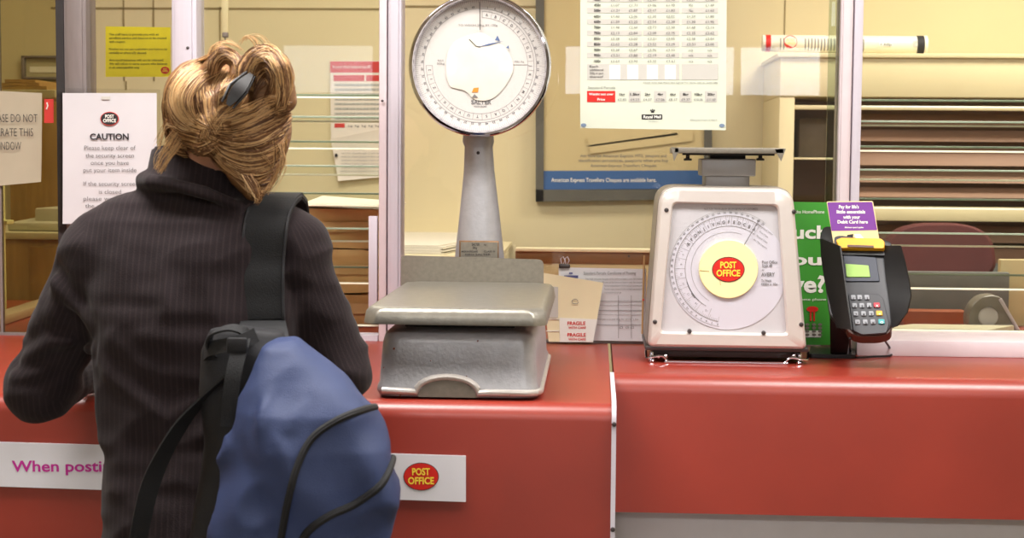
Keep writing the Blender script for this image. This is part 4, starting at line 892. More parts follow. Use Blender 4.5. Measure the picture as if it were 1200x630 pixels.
mb.prism(P, (0, -.0008, 0)); build('dial_disc', mb, 'face_inner', fp)
mb = MB(); y_ -= .0014; RAD = PI/180
ring(mb, HC, 62*k_, 62.8*k_, y_, 0, -170*RAD, 38*RAD); ring(mb, HC, 50*k_, 50.6*k_, y_, 0, -150*RAD, 36*RAD); ring(mb, HC, 43*k_, 43.4*k_, y_, 0, -150*RAD, 20*RAD)
ring(mb, HC, 68*k_, 68.4*k_, y_, 0, -172*RAD, 38*RAD)
for i in range(0, 105): a = (-170+i*2)*RAD; radial(mb, HC, a, (59.5 if i % 5 else 57)*k_, 62*k_, .0005, y_, 0)
for i in range(0, 36): a = (-170+i*5.9)*RAD; atext(mb, str(i*2), HC, a, 66*k_, .0038, y_, 1, bold=.02)
for i, ch in enumerate('RPONJIVHGFEDCBA'): 
    a = (-58+i*6.4)*RAD
    atext(mb, ch, HC, a, 55*k_, .0058, y_, 1, bold=.03); radial(mb, HC, a+3.2*RAD, 50*k_, 62*k_, .0005, y_, 0)
for a in (-66, -78, -90, -102, -114, -128, -143, -158): radial(mb, HC, a*RAD, 50*k_, 62*k_, .0005, y_, 0); atext(mb, str(-a//10), HC, (a+5)*RAD, 55*k_, .004, y_, 1)
ring(mb, HC, 50*k_, 50.8*k_, y_, 1, -138*RAD, -108*RAD); ring(mb, HC, 51*k_, 52*k_, y_, 1, -132*RAD, -124*RAD)
for s_, x0, x1, yb, hp in [('Post Office', 893, 911, 308.5, 3.2), ('Scale 4B', 893, 905, 312.6, 3.2), ('by', 893, 895.5, 317, 2.2), ('AVERY', 892, 908, 323.5, 4.4), ('To Weigh', 892, 904, 330, 3), ('1500g x 10g', 892, 911, 334.2, 3)]: wpx(mb, s_, x0, x1, yb, hp, y_, 1, bold=.02)
wpx(mb, 'NOT FOR TRADE USE BY OR ON BEHALF OF CUSTOMERS', 825, 888, 245.6, 2, y_, 1, bold=.01)
for i, s_ in enumerate(['Inland Letter', 'First Class', 'Second Class', 'Air Mail Letters']):
    a = (38)*RAD; e = np.array([math.cos(-35*RAD), 0, math.sin(-35*RAD)]); v = np.array([-e[2], 0, e[0]]); o = PY(890-i*3.4+3, 267+i*4.6, y_); write(mb, s_, o, e, v, None, .0034, 'L', 1)
build('dial_markings', mb, ['dial_line', 'ink_grey'], fp, auto=0)
mb = MB(); mb.tube([PY(872, 287, y_-.004), PY(890, 257, y_-.004)], [.0008, .0006], n=6); mb.ball(PY(889.5, 258.5, y_-.004), .0022, n=6); build('pointer', mb, 'ink_grey', ls)
mb = MB(); mb.lathe([(.001, .004), (34*k_, .004), (34.5*k_, -.001), (33.5*k_, -.004), (.001, -.0042)], (HC[0], y_-.0006, HC[2]+.0), (0, 1, 0), n=60); hb = build('hub_disc', mb, 'cream_disc', ls, label='pale yellow round centre disc')
po_badge(hb, 853.5, 315.5, 18.3, 14, y_-.0050)
mb = MB(); y3 = y_-.0046
mb.prism(quad([(820, 316.5), (831, 317.5), (831, 318.1), (820, 317.2)], y3-.0004), (0, -.0002, 0)); mb.prism(quad([(843.5, 327.5), (844, 334), (844.5, 334), (844, 327.5)], y3-.0004), (0, -.0002, 0)); build('hairline_cracks', mb, 'env_brown', hb, auto=0); bpy.data.objects['hairline_cracks']['kind'] = 'stuff'
for px, py in [(781, 246), (930.5, 248), (767.5, 377), (939, 380), (808, 388), (895, 390)]:
    mb = MB(); p = PY(px, py, Ya-.005); mb.lathe([(.0001, -.003), (.003, -.0025), (.0045, 0), (.0045, .004)], p, (0, 1, 0), n=16); build('bezel_screw', mb, 'screw', ls)
# base and wire foot
a, b = PY(764, 407, Ya+.02), PY(938, 424, Ya+.02)
mb = MB(); mb.box((a[0], Ya+.018, CZ+.010), (b[0], 3.31, a[2]+.004), .004); build('base_box', mb, 'black_base', ls)
mb = MB(); a, b = PY(756, 404, Ya), PY(948, 411, Ya); mb.box((a[0], Ya+.004, PY(850, 411.5, Ya)[2]), (b[0], 3.32, PY(850, 406.5, Ya)[2]), .002); build('base_plate', mb, 'screw', ls)
mb = MB(); yw = Ya-.002; zz = CZ+.003
fp_ = [PY(757, 411, yw+.03), PY(758, 419, yw+.01)]+[np.array([PY(x, 425, yw)[0], yw, z]) for x, z in [(765, CZ+.012), (776, CZ+.014), (783, zz+.001), (790, zz), (912, zz), (919, zz+.001), (926, CZ+.014), (938, CZ+.012)]]+[PY(946, 421, yw+.01), PY(947, 412, yw+.03)]
mb.tube(smooth_path(fp_, 5), .0024, n=8); build('wire_foot', mb, 'chrome', ls)
for px in (764, 938):
    p = PY(px, 418, Ya); mb = MB(); mb.lathe([(.001, 0), (.006, 0), (.007, .003), (.005, .006), (.004, .020)], (p[0], Ya+.012, CZ+.0003), (0, 0, 1), n=20); build('levelling_foot', mb, 'chrome', ls)
for px in (772, 780, 930): 
    p = PY(px, 417, Ya+.008); mb = MB(); mb.ball(p, .005, n=8); mb.tube([p, p+np.array([0, .012, .004])], .003); build('foot_knob', mb, 'chrome', ls)
# pedestal and platform
Ypp = 3.20; zt1 = PY(853, 218, Ypp)[2]-.012
def blk(x0, y0, x1, y1, dep, m, name, bv=.004):
    a, b = PY(x0, y1, Ypp-dep), PY(x1, y0, Ypp-dep); mb = MB(); mb.box((a[0], Ypp-dep, a[2]), (b[0], Ypp+dep, b[2]), bv); return build(name, mb, m, ls)
blk(826, 203, 879, 224, .045, 'ped_grey', 'pedestal_neck', .006); blk(822, 186, 886, 206, .055, 'ped_grey', 'pedestal_block', .003)
blk(832, 180, 874, 187, .03, 'black_base', 'pedestal_core')
mb = MB(); dpt = .10; a, b = PY(790, 181, Ypp-dpt), PY(919, 176, Ypp-dpt); mb.box((a[0], Ypp-dpt, a[2]+.003), (b[0], Ypp+dpt, PY(853, 173, Ypp-dpt)[2]), .0015); build('platform', mb, 'plate_grey', ls, label='flat dull grey weighing platform')
mb = MB()
tri = [PY(786.5, 172, Ypp-dpt), PY(795, 173, Ypp-dpt), PY(795, 178, Ypp-dpt), PY(790, 189, Ypp-dpt)]; mb.prism(tri, (0, .003, 0))
build('corner_lug', mb, 'plate_grey', ls)
mb = MB(); tri = [PY(908, 175, Ypp-dpt), PY(921, 174, Ypp-dpt), PY(915.5, 189, Ypp-dpt)]; mb.prism(tri, (0, .003, 0)); build('corner_lug', mb, 'plate_grey', ls)
mb = MB(); a, b = PY(800, 185, Ypp-.06), PY(908, 179, Ypp-.06); mb.box((a[0], Ypp-.06, PY(853, 182, Ypp-.06)[2]), (b[0], Ypp-.04, PY(853, 178.5, Ypp-.06)[2]), .001); build('platform_bracket', mb, 'black_base', ls)
for px in (806, 891):
    mb = MB(); p = PY(px, 185, Ypp-.05); mb.lathe([(.001, 0), (.008, 0), (.008, .004), (.004, .005), (.004, .014)], (p[0], p[1], PY(px, 188, Ypp-.05)[2]), (0, 0, 1), n=16); build('bolt', mb, 'black_base', ls)
# ------------------------------------------------------------ card reader
mat('reader_black', (16, 16, 18), .42, var=.05, bump=.1, bscale=400); mat('reader_grey', (58, 59, 64), .45, var=.04); mat('reader_blue', (44, 50, 66), .4); mat('lcd', (150, 190, 90), .3, var=.05, vscale=50, coat=.3); mat('reader_yellow', (236, 170, 24), .35)
mat('key_grey', (150, 152, 158), .4); mat('key_red', (190, 40, 60), .4); mat('key_yellow', (236, 170, 40), .4); mat('key_teal', (50, 160, 165), .4); mat('card_purple', (120, 58, 150), .45, var=.03); mat('card_cream', (236, 214, 160), .5); mat('brown_rim', (84, 52, 40), .4)
RP = np.array(PY(1015, 340, 3.08)); RN = np.array([-.18, -.84, .50]); RN /= np.linalg.norm(RN)
cr = thing('card_reader', 'black card payment terminal with hooded keypad and yellow top on a wire stand', 'card reader', tuple(PZ(1000, 417, CZ)))
def rp(x, y, l=0): return PN(x, y, RP+RN*l, RN)
def plate(name, pts, l0, l1, m, r=.003, par=cr, n=4, taper=1.0):
    A = rpoly([rp(x, y, l0) for x, y in pts], r, n); c = sum(A, Vector())/len(A); B = [c+(p-c)*taper+Vector(RN*(l1-l0)) for p in A]; B2 = [c+(p-c)*taper*.975+Vector(RN*(l1-l0+.0012)) for p in A]
    mb = MB(); mb.loft([A, B, B2]); return build(name, mb, m, par)
kb = plate('keypad_body', [(978, 283), (1036, 292), (1047, 384), (1040, 397), (1000, 397), (989, 380)], -.035, -.004, 'reader_grey', .012)
plate('bottom_rim', [(990, 384), (1046, 384), (1044, 398), (1030, 402), (1006, 402), (993, 396)], -.038, -.008, 'brown_rim', .01)
plate('display_surround', [(988, 300), (1027, 303), (1031, 331), (991, 331)], -.006, -.001, 'reader_blue', .003)
plate('display', [(990.5, 309.5), (1018, 311.5), (1020, 325), (992, 325)], -.0005, .0012, 'lcd', .001)
plate('keypad_panel', [(994, 345), (1029, 345), (1035, 350), (1042, 381), (1039, 391), (1010, 393), (1000, 388)], -.004, -.0008, 'reader_grey', .004)
ks = [[(1000, 349), (1007.5, 349), (1016, 349)], [(1001.5, 358.5), (1010, 358.5), (1018.6, 358.3), (1027.5, 358)], [(1003, 368), (1012, 368), (1021, 367.8), (1030.5, 367.5)], [(1005, 377.8), (1014, 377.8), (1023, 377.6), (1033, 377.3)]]
kc = {(1, 3): 'key_red', (2, 3): 'key_yellow', (3, 3): 'key_teal'}; lbl = [['1', '2', '3'], ['4', '5', '6', 'X'], ['7', '8', '9', '<'], ['*', '0', '#', 'O']]
ku = np.array(rp(1030.5, 367.5)-rp(1003, 368)); ku /= np.linalg.norm(ku); kv = np.cross(RN, ku); kv *= np.sign(kv[2])
for i, row in enumerate(ks):
    for j, (x, y) in enumerate(row):
        w, h = (4.3, 3.0) if j == 3 else (3.3, 2.9)
        k = plate('key', [(x-w, y-h), (x+w-.6, y-h), (x+w, y+h), (x-w+.6, y+h)], -.001, .0022, kc.get((i, j), 'key_grey'), .0015, taper=.88)
        mb = MB(); write(mb, lbl[i][j], rp(x+.4, y+1.6, .0037), ku, kv, None, .0048, 'C', 0, .02); build('key_mark', mb, 'ink' if j < 3 else 'paper', k, auto=0)
plate('yellow_top', [(980, 286), (986, 283.5), (1033, 284.5), (1037, 288), (1036.5, 296), (984, 295.5)], -.004, .014, 'reader_yellow', .003)
plate('display_recess', [(984, 295), (1036, 296), (1038, 301), (985, 300)], -.004, .002, 'reader_black', .002)
plate('card_slot', [(993, 287), (1024, 288), (1024, 290.5), (993, 289.5)], .0152, .0160, 'brown_rim', .0008)
# hood wings
def wing(name, edge, outer, m='reader_black', th=.003):
    """edge: px list along the body; outer: px list with lift towards the viewer"""
    A = [rp(x, y, l) for x, y, l in edge]; B = [rp(x, y, l) for x, y, l in outer]; n = len(A); vs = []; K = 5
    sd = np.cross(A[-1]-A[0], B[0]-A[0]); sd = sd/np.linalg.norm(sd)*th
    G = [[A[i]*(1-k/K)+B[i]*k/K for k in range(K+1)] for i in range(n)]
    vs = [p for r_ in G for p in r_]+[p+sd for r_ in G for p in r_]; q = n*(K+1); fs = []
    for i in range(n-1):
        for k in range(K): a = i*(K+1)+k; fs += [(a, a+1, a+K+2, a+K+1), (q+a, q+a+K+1, q+a+K+2, q+a+1)]
    for i in range(n-1):
        a = i*(K+1); fs.append((a, a+K+1, q+a+K+1, q+a)); a += K; fs.append((a, q+a, q+a+K+1, a+K+1))
    for k in range(K): fs.append((k, q+k, q+k+1, k+1)); a = (n-1)*(K+1)+k; fs.append((a, a+1, q+a+1, q+a))
    mb = MB(); mb.add(vs, fs); return build(name, mb, m, cr, auto=40)
LE = [(983, 288), (986, 310), (989, 333), (992, 355), (995, 375), (996, 386)]
LO = [(961, 279), (962, 300), (965, 322), (969, 342), (974, 364), (980, 384)]
RE = [(1036, 288), (1038, 308), (1040, 328), (1043, 348), (1045, 368), (1046, 384)]
RO = [(1056, 288), (1061, 305), (1066, 328), (1068.5, 347), (1064, 366), (1052, 382)]
wing('hood_side', [(x+1, y, .034-.002*i) for i, (x, y) in enumerate(LE)], [(x, y, -.034) for i, (x, y) in enumerate(LO)])
wing('hood_side', [(x, y, .0) for x, y in RE], [(x, y, .030-.003*i) for i, (x, y) in enumerate(RO)])
plate('hood_back', [(965, 270), (982, 270), (1045, 288), (1046, 384), (1036, 398), (992, 392), (972, 372), (961, 284)], -.052, -.035, 'reader_black', .01)
# stand
def pz(x, y, z): return PZ(x, y, z)
mb = MB(); q0 = rp(984, 352, -.045); q1 = rp(1008, 352, -.045)
b0 = np.array([*PZ(978, 411, CZ+.046)]); mid = (q0+q1)/2
T0 = [rp(x, y, l) for x, y, l in [(972, 345, -.036), (1004, 345, -.036), (1004, 345, -.052), (972, 345, -.052)]]; Bp = [PZ(x, y, CZ+.0085) for x, y in [(973, 415), (993, 415), (992, 408), (974, 408)]]
mb.hexa(Bp, T0, .003); build('stand_post', mb, 'reader_black', cr)
mb = MB(); P = [PZ(x, y, CZ+.0008) for x, y in [(948, 419), (1003, 420), (1001, 412), (950, 409)]]; mb.prism(rpoly(P, .008, 4), (0, 0, .008)); build('stand_base', mb, 'reader_black', cr)
mb = MB(); w0 = rp(996, 396, -.02); w1 = rp(1033, 393, -.02); g0 = PZ(997, 413.5, CZ+.003); g1 = PZ(1003, 418.5, CZ+.003); g2 = PZ(1043, 416.5, CZ+.003); g3 = PZ(1045, 411.5, CZ+.003)
mb.tube([Vector((p.x, p.y, max(p.z, CZ+.003))) for p in smooth_path([w0, g0, g1, (g1+g2)/2, g2, g3, w1], 6)], .0022, n=8); build('wire_stand', mb, 'reader_black', cr)
# purple card standing in the top of the reader
cN = np.array([-.10, -.97, .16]); cN /= np.linalg.norm(cN); cP = rp(1000, 284, -.012)
def cpn(x, y, l=0): return PN(x, y, cP+cN*l, cN)
cd = thing('payment_card_sign', 'purple and cream card standing in the top of the card reader', 'sign', tuple(cpn(1003, 286)))
def cplate(name, pts, l0, l1, m, r=.001):
    A = rpoly([cpn(x, y, l0) for x, y in pts], r, 3); mb = MB(); mb.prism(A, Vector(cN*(l1-l0))); return build(name, mb, m, cd)
cplate('card', [(968.5, 236), (1023, 235.5), (1031, 285), (977, 287)], 0, .0015, 'card_cream', .003)
cplate('purple_panel', [(969.5, 237), (1022, 236.5), (1028, 269.5), (974.5, 270.5)], .0016, .0019, 'card_purple', .002)
def ctext(mb, s_, x0, x1, yb, hp, mi=0):
    A, B = cpn(x0, yb, .0022), cpn(x1, yb, .0022); u = B-A; w = np.linalg.norm(u); u /= w; v = np.cross(cN, u); v *= np.sign(v[2]); write(mb, s_, A, u, v, w, hp*3.1/F, 'L', mi, .03, lift=.0002*1)
mb = MB()
for s_, x0, x1, yb, hp in [("Pay for life's", 983, 1006.5, 244, 3.8), ('little essentials', 980.5, 1014, 249.8, 3.8), ('with your', 988, 1008, 256, 3.8), ('Debit Card here', 981.5, 1017, 261.6, 3.8), ('Minimum spend applies', 990, 1012, 267, 1.6)]: ctext(mb, s_, x0, x1, yb, hp)
for m_ in range(len(mb.v)): pass
build('lettering', mb, 'paper', cd, auto=0)
cplate('card_picture', [(1001, 274), (1008, 274), (1017, 284), (1004, 284)], .0016, .002, 'paper', .0005)
cplate('card_picture_edge', [(993, 275), (1000, 274), (999, 284), (990, 284)], .0016, .002, 'ink', .0005)
# ------------------------------------------------------------ the customer
def rowsf(rows, n_=2.2):
    """stack of superellipses: rows (py, px_left, px_right, y centre, half depth) from top to bottom"""
    Z = []; CX = []; HX = []; CY = []; HY = []
    for py, a, b, yc, hd in rows:
        A, B = PY(a, py, yc), PY(b, py, yc); Z.append((A[2]+B[2])/2); CX.append((A[0]+B[0])/2); HX.append((B[0]-A[0])/2); CY.append(yc); HY.append(hd)
    Z, CX, HX, CY, HY = [np.array(v[::-1]) for v in (Z, CX, HX, CY, HY)]
    def f(P):
        z = P[:, 2]; cx, hx, cy, hy = [np.interp(z, Z, v) for v in (CX, HX, CY, HY)]
        k = (np.abs((P[:, 0]-cx)/hx)**n_+np.abs((P[:, 1]-cy)/hy)**n_)**(1/n_); d = (k-1)*np.minimum(hx, hy)
        e = np.maximum(Z[0]-z, z-Z[-1]); return np.where(e > 0, np.sqrt(np.maximum(d, 0)**2+np.maximum(e, 0)**2), np.maximum(d, e))
    return f
def L(px, py, y): return np.array(PY(px, py, y))
SL, EL, HL = L(114, 296, 2.335), L(50, 452, 2.37), L(150, 428, 2.68)
SR, ER, HR = L(347, 289, 2.335), L(401, 436, 2.37), L(372, 428, 2.68)
HL[2] = HR[2] = CZ+.047
torso = rowsf([(216, 196, 268, 2.365, .05), (236, 140, 318, 2.35, .07), (258, 118, 340, 2.34, .088), (300, 103, 356, 2.335, .10), (360, 100, 360, 2.33, .112), (430, 112, 350, 2.325, .11), (500, 121, 340, 2.315, .105), (570, 122, 345, 2.31, .11), (640, 122, 360, 2.305, .12), (720, 108, 374, 2.305, .13)])
Ncol0, Ncol1 = L(228, 246, 2.345), L(234, 196, 2.375)
creases = [([L(219, 285, 2.225), L(216, 330, 2.21), L(214, 440, 2.21), L(218, 560, 2.20)], .0025, .005),
           ([L(85, 262, 2.26), L(98, 300, 2.24), L(108, 360, 2.24), L(112, 420, 2.26)], .004, .006)]
ridges = [([L(150, 250, 2.26), L(190, 232, 2.25), L(250, 240, 2.25)], .005, .012), ([L(60, 330, 2.30), L(85, 355, 2.29), L(112, 380, 2.28)], .006, .012),
          ([L(30, 420, 2.33), L(60, 400, 2.31), L(100, 410, 2.3)], .006, .011), ([L(70, 330, 2.31), L(64, 372, 2.31)], .004, .012), ([L(20, 440, 2.33), L(62, 432, 2.31), L(104, 440, 2.3)], .005, .010),
          ([L(180, 300, 2.22), L(260, 292, 2.22)], .002, .02), ([L(130, 400, 2.23), L(180, 440, 2.21), L(250, 450, 2.21)], .003, .014), ([L(128, 440, 2.24), L(180, 480, 2.21)], .003, .012),
          ([L(370, 330, 2.29), L(400, 350, 2.3)], .004, .010), ([L(380, 395, 2.3), L(428, 385, 2.32)], .005, .009), ([L(385, 420, 2.3), L(436, 408, 2.33)], .004, .009),
          ]
def arms(P, dr=0):
    d = 9
    for S, E_, H in ((SL, EL, HL), (SR, ER, HR)):
        r0, r1, r2 = (.051, .051, .034) if S is SL else (.050, .046, .034)
        a = smin(cone(P, S, E_, r0+dr, r1+dr), cone(P, E_, H, r1+dr, r2+dr), .02); d = np.minimum(d, a)
    return d
SK = np.array([[.8, 0, .5], [0, .7, 0], [-.25, 0, .9]]); SK2 = np.array([[.9, 0, -.6], [0, .7, 0], [.3, 0, 1.3]])
def jacket(P):
    d0 = jacket_smooth(P); kk = np.clip((ZN-P[:, 2])/.04, 0, 1); return d0+kk*jacket_noise(P)
ZN = L(230, 214, 2.28)[2]
def jacket_smooth(P):
    d = torso(P); d = smin(d, cone(P, L(160, 268, 2.345), SL, .05, .048), .035); d = smin(d, cone(P, L(300, 262, 2.345), SR, .05, .046), .035)
    d = smin(d, arms(P), .024)
    ax = Ncol1-Ncol0; ln = np.linalg.norm(ax); ax = ax/ln; t = (P-Ncol0) @ ax
    q = P-Ncol0-t[:, None]*ax; rad = np.sqrt((q[:, 0]/1.10)**2+(q[:, 1]/.95)**2+q[:, 2]**2)
    top = ln*1.0+ (q[:, 0])*(-.28)
    col = np.maximum(rad-(.0735-.004*(t/ln)), t-top); col = np.maximum(col, -t); d = smin(d, col, .014)
    d = smin(d, segd(P, [L(168, 211, 2.33), L(178, 214, 2.29), L(205, 219, 2.272), L(240, 226, 2.268), L(272, 240, 2.285), L(292, 250, 2.32)])-.012, .016)
    inner = np.maximum(rad-(.0665-.004*t/ln), .02-t); d = np.maximum(d, -inner)
    for pts, am, w in creases: s_ = segd(P, pts); d = d+am*np.exp(-(s_/w)**2)
    for pts, am, w in ridges: s_ = segd(P, pts); d = d-am*np.exp(-(s_/w)**2)+am*.6*np.exp(-((s_-w*1.7)/w)**2)
    return d
def jacket_noise(P):
    Q = P*np.array([1, 1, .55]); d = .0045*vnoise(Q, 13, 1)+.0025*vnoise(P*np.array([.6, 1, 1.5]), 30, 2)+.010*np.abs(vnoise(P@SK, 11, 21))-.0015+.006*np.abs(vnoise(P@SK2, 17, 25))-.001
    for E_ in (EL, ER): e = nrm(P-E_); d = d+.0035*np.sin(e*2*PI/.021)*np.exp(-(e/.06)**2)*np.clip(vnoise(P, 25, 5)+.6, 0, 1)
    return d
floor_clip = L(240, 690, 2.3)[2]
def jacket_c(P): return np.maximum(jacket(P), floor_clip-P[:, 2])
mat('skin', (226, 168, 138), .5, var=.04, vscale=20)
m = mat('jacket_cloth', (40, 30, 33), .9, bump=.25, bscale=500)
nt = m.node_tree; bs = nt.nodes['Principled BSDF']; at = nt.nodes.new('ShaderNodeAttribute'); at.attribute_name = 'stripe'
w_ = nt.nodes.new('ShaderNodeMath'); w_.operation = 'MULTIPLY'; w_.inputs[1].default_value = 2*PI/.0088; nt.links.new(at.outputs['Fac'], w_.inputs[0])
s_ = nt.nodes.new('ShaderNodeMath'); s_.operation = 'SINE'; nt.links.new(w_.outputs[0], s_.inputs[0])
r_ = nt.nodes.new('ShaderNodeValToRGB'); r_.color_ramp.elements[0].position = .35; r_.color_ramp.elements[1].position = .95
r_.color_ramp.elements[0].color = (*srgb((36, 27, 30)), 1); r_.color_ramp.elements[1].color = (*srgb((46, 36, 38)), 1); nt.links.new(s_.outputs[0], r_.inputs[0]); nt.links.new(r_.outputs[0], bs.inputs['Base Color'])
bs.inputs['Sheen Weight'].default_value = .08; bs.inputs['Specular IOR Level'].default_value = .25
person = thing('person', 'customer with pinned-up blonde hair and dark striped jacket seen from behind, leaning on the counter', 'person', (L(238, 640, 2.3)[0], 2.3, 0))
hx = L(238, 640, 2.3)[0]
# body under the clothes, one continuous surface
HC_ = L(262, 140, 2.36)
def hand(P, w, s):
    d = ell(P, w+np.array([s*.008, .045, -.012]), (.038, .050, .014))
    for k, (dx, ln, sp) in enumerate([(-.030, .062, -.16), (-.010, .072, -.05), (.010, .068, .05), (.028, .052, .17)]):
        b = w+np.array([s*.008+dx, .080, -.012]); m1 = b+np.array([math.sin(sp)*ln*.5, ln*.5, .004]); e = m1+np.array([math.sin(sp)*ln*.5, ln*.45, -.012])
        e[2] = max(e[2], CZ+.009); d = np.minimum(d, np.minimum(cone(P, b, m1, .0092, .0085), cone(P, m1, e, .0085, .0072)))
    b = w+np.array([s*.030, .025, -.012]); m1 = b+np.array([s*.028, .028, -.002]); e = m1+np.array([s*.012, .030, -.006])
    return smin(d, np.minimum(cone(P, b, m1, .012, .010), cone(P, m1, e, .010, .008)), .006)
def body(P):
    d = torso(P)+.018; d = smin(d, arms(P, -.013), .02)
    d = smin(d, cone(P, L(232, 245, 2.36), L(246, 180, 2.372), .052, .050), .02)
    d = smin(d, ell(P, HC_, (.074, .094, .088)), .02); d = smin(d, cone(P, HC_+np.array([0, .045, -.05]), HC_+np.array([0, .06, -.105]), .048, .030), .03)
    d = smin(d, cone(P, HC_+np.array([0, .092, -.005]), HC_+np.array([0, .110, -.035]), .008, .012), .008)
    for s in (-1, 1):
        d = smin(d, ell(P, HC_+np.array([s*.076, .005, -.02]), (.010, .018, .032)), .006)
        d = smin(d, -.0+ell(P, HC_+np.array([s*.022, .100, -.068]), (.016, .006, .004)), .004)
        e = ell(P, HC_+np.array([s*.032, .092, .0]), (.014, .010, .009)); d = smin(d, e, .004)
    mo = ell(P, HC_+np.array([0, .098, -.066]), (.025, .008, .003)); d = np.maximum(d, -mo)
    for s, H in ((-1, HL), (1, HR)): d = smin(d, hand(P, H+np.array([0, -.01, -.018]), -s), .008)
    for s in (-1, 1):
        hp = np.array([hx+s*.07, 2.30, .86]); kn = np.array([hx+s*.09, 2.32, .49]); an = np.array([hx+s*.10, 2.29, .09])
        d = smin(d, cone(P, hp, kn, .065, .050), .03); d = smin(d, cone(P, kn, an, .052, .034), .02); d = smin(d, cone(P, an+np.array([0, -.03, -.045]), an+np.array([s*.02, .13, -.06]), .032, .026), .02)
    return d
V_, Fq = surface_nets(body, (hx-.36, 2.12, -.02), (hx+.36, 2.92, 1.68), .0055)
build('body', (V_, Fq), 'skin', person, auto=180)
mat('trouser_cloth', (46, 48, 62), .85, var=.08, vscale=40)
def trousers(P):
    d = 9
    for s in (-1, 1):
        hp = np.array([hx+s*.07, 2.30, .90]); kn = np.array([hx+s*.09, 2.32, .49]); an = np.array([hx+s*.10, 2.29, .06])
        a = smin(cone(P, hp, kn, .075, .068), cone(P, kn, an, .072, .064), .03); d = smin(d, a, .03)
    return np.maximum(np.maximum(d+.006*vnoise(P*np.array([1, 1, .6]), 14, 4), P[:, 2]-.93), .05-P[:, 2])
V_, Fq = surface_nets(trousers, (hx-.26, 2.12, .03), (hx+.26, 2.5, .96), .011); build('trousers', (V_, Fq), 'trouser_cloth', person, auto=180)
mat('shoe_leather', (34, 28, 26), .4)
for s in (-1, 1):
    an = np.array([hx+s*.10, 2.29, .05])
    def shoe(P): return np.maximum(smin(cone(P, an+np.array([0, -.04, 0]), an+np.array([0, .03, 0]), .046, .044), cone(P, an+np.array([0, .03, -.008]), an+np.array([s*.02, .15, -.018]), .044, .034), .03), .004-P[:, 2])
    V_, Fq = surface_nets(shoe, (an[0]-.09, 2.16, -.01), (an[0]+.09, 2.52, .12), .008); build('shoe', (V_, Fq), 'shoe_leather', person, auto=180)
V_, Fq = surface_nets(jacket_c, (hx-.38, 2.13, floor_clip-.02), (hx+.38, 2.78, 1.46), .0046)
jk = build('jacket', (V_, Fq), 'jacket_cloth', person, auto=180)
st = np.zeros(len(V_)); st[:] = V_[:, 0]
for S, E_, H in ((SL, EL, HL), (SR, ER, HR)):
    dt = torso(V_); 
    for a, b, first in ((S, E_, 1), (E_, H, 0)):
        r_a, t_ = cone(V_, a, b, .05, .05, True); ax = (b-a)/np.linalg.norm(b-a); u = np.cross(ax, [0, 1, 0]); u /= np.linalg.norm(u); w = np.cross(ax, u)
        q = V_-a; ang = np.arctan2(q @ w, q @ u); msk = (dt > .012) & (r_a < .02) & ((t_ < .97) if first else (t_ > .02)); st[msk] = (ang*.05)[msk]
at_ = jk.data.attributes.new('stripe', 'FLOAT', 'POINT'); at_.data.foreach_set('value', st.astype(np.float32))
# ---- hair
mat('hair_mid', (134, 94, 58), .42, var=.22, vscale=30, stretch=(1, 1, 8), bump=.6, bscale=120)
mat('hair_dark', (96, 60, 34), .45); mat('hair_light', (208, 164, 112), .38); mat('hair_pale', (222, 184, 132), .35)
def hb_(px, py, y, rx, ry, rz): return (L(px, py, y), (rx, ry, rz))
blobs = [hb_(258, 130, 2.355, .078, .100, .078), hb_(230, 118, 2.31, .045, .07, .058), hb_(302, 152, 2.315, .050, .062, .062), hb_(290, 188, 2.31, .036, .04, .046), hb_(313, 108, 2.29, .033, .035, .042),
         hb_(262, 165, 2.31, .045, .035, .03), hb_(300, 214, 2.31, .016, .016, .028)]
def hair(P):
    d = None
    for c, r in blobs: e = ell(P, c, r); d = e if d is None else smin(d, e, .022)
    d = smin(d, cone(P, L(238, 168, 2.265), L(275, 112, 2.235), .018, .022), .012)
    d = smin(d, cone(P, L(283, 88, 2.26), L(303, 66, 2.26), .018, .014), .01); d = smin(d, cone(P, L(303, 66, 2.26), L(328, 80, 2.25), .014, .016), .01); d = smin(d, cone(P, L(328, 80, 2.25), L(333, 118, 2.26), .016, .018), .01)
    d = smin(d, cone(P, L(248, 78, 2.27), L(262, 62, 2.27), .013, .010), .01); d = smin(d, cone(P, L(262, 62, 2.27), L(282, 76, 2.26), .010, .010), .01)
    d = d+.008*np.exp(-(segd(P, [L(262, 128, 2.23), L(290, 92, 2.23)])/.012)**2)
    d = np.maximum(d, P[:, 1]-(2.40+.25*np.clip(P[:, 2]-HC_[2], -.02, 1)))
    return d+.0015*vnoise(P*np.array([1.5, 1, .6]), 60, 3)
V_, Fq = surface_nets(hair, (L(180, 100, 2.3)[0], 2.16, L(200, 236, 2.3)[2]), (L(352, 100, 2.3)[0], 2.48, L(200, 40, 2.3)[2]), .0042)
hr = build('hair', (V_, Fq), 'hair_mid', person, auto=180)
cu = bpy.data.curves.new('hair_strands', 'CURVE'); cu.dimensions = '3D'; cu.bevel_depth = .00062; cu.bevel_resolution = 0; cu.use_fill_caps = False
for m_ in ('hair_mid', 'hair_dark', 'hair_light', 'hair_pale'): cu.materials.append(_M[m_])
def guide(pts, lift=.001, y0=1.9):
    P2 = smooth_path([(x, y, 0) for x, y in pts], 4); out = []; last = None
    for p in P2:
        out.append((p.x, p.y))
    Q = marchN(hair, out, y0); hv = hair(Q)
    for i, (p, q) in enumerate(zip(out, Q)):
        if hv[i] > .004: q = L(p[0], p[1], last[1] if last is not None else 2.3)
        out[i] = q; last = q
    return np.array(out)
pgo = ORG['person']
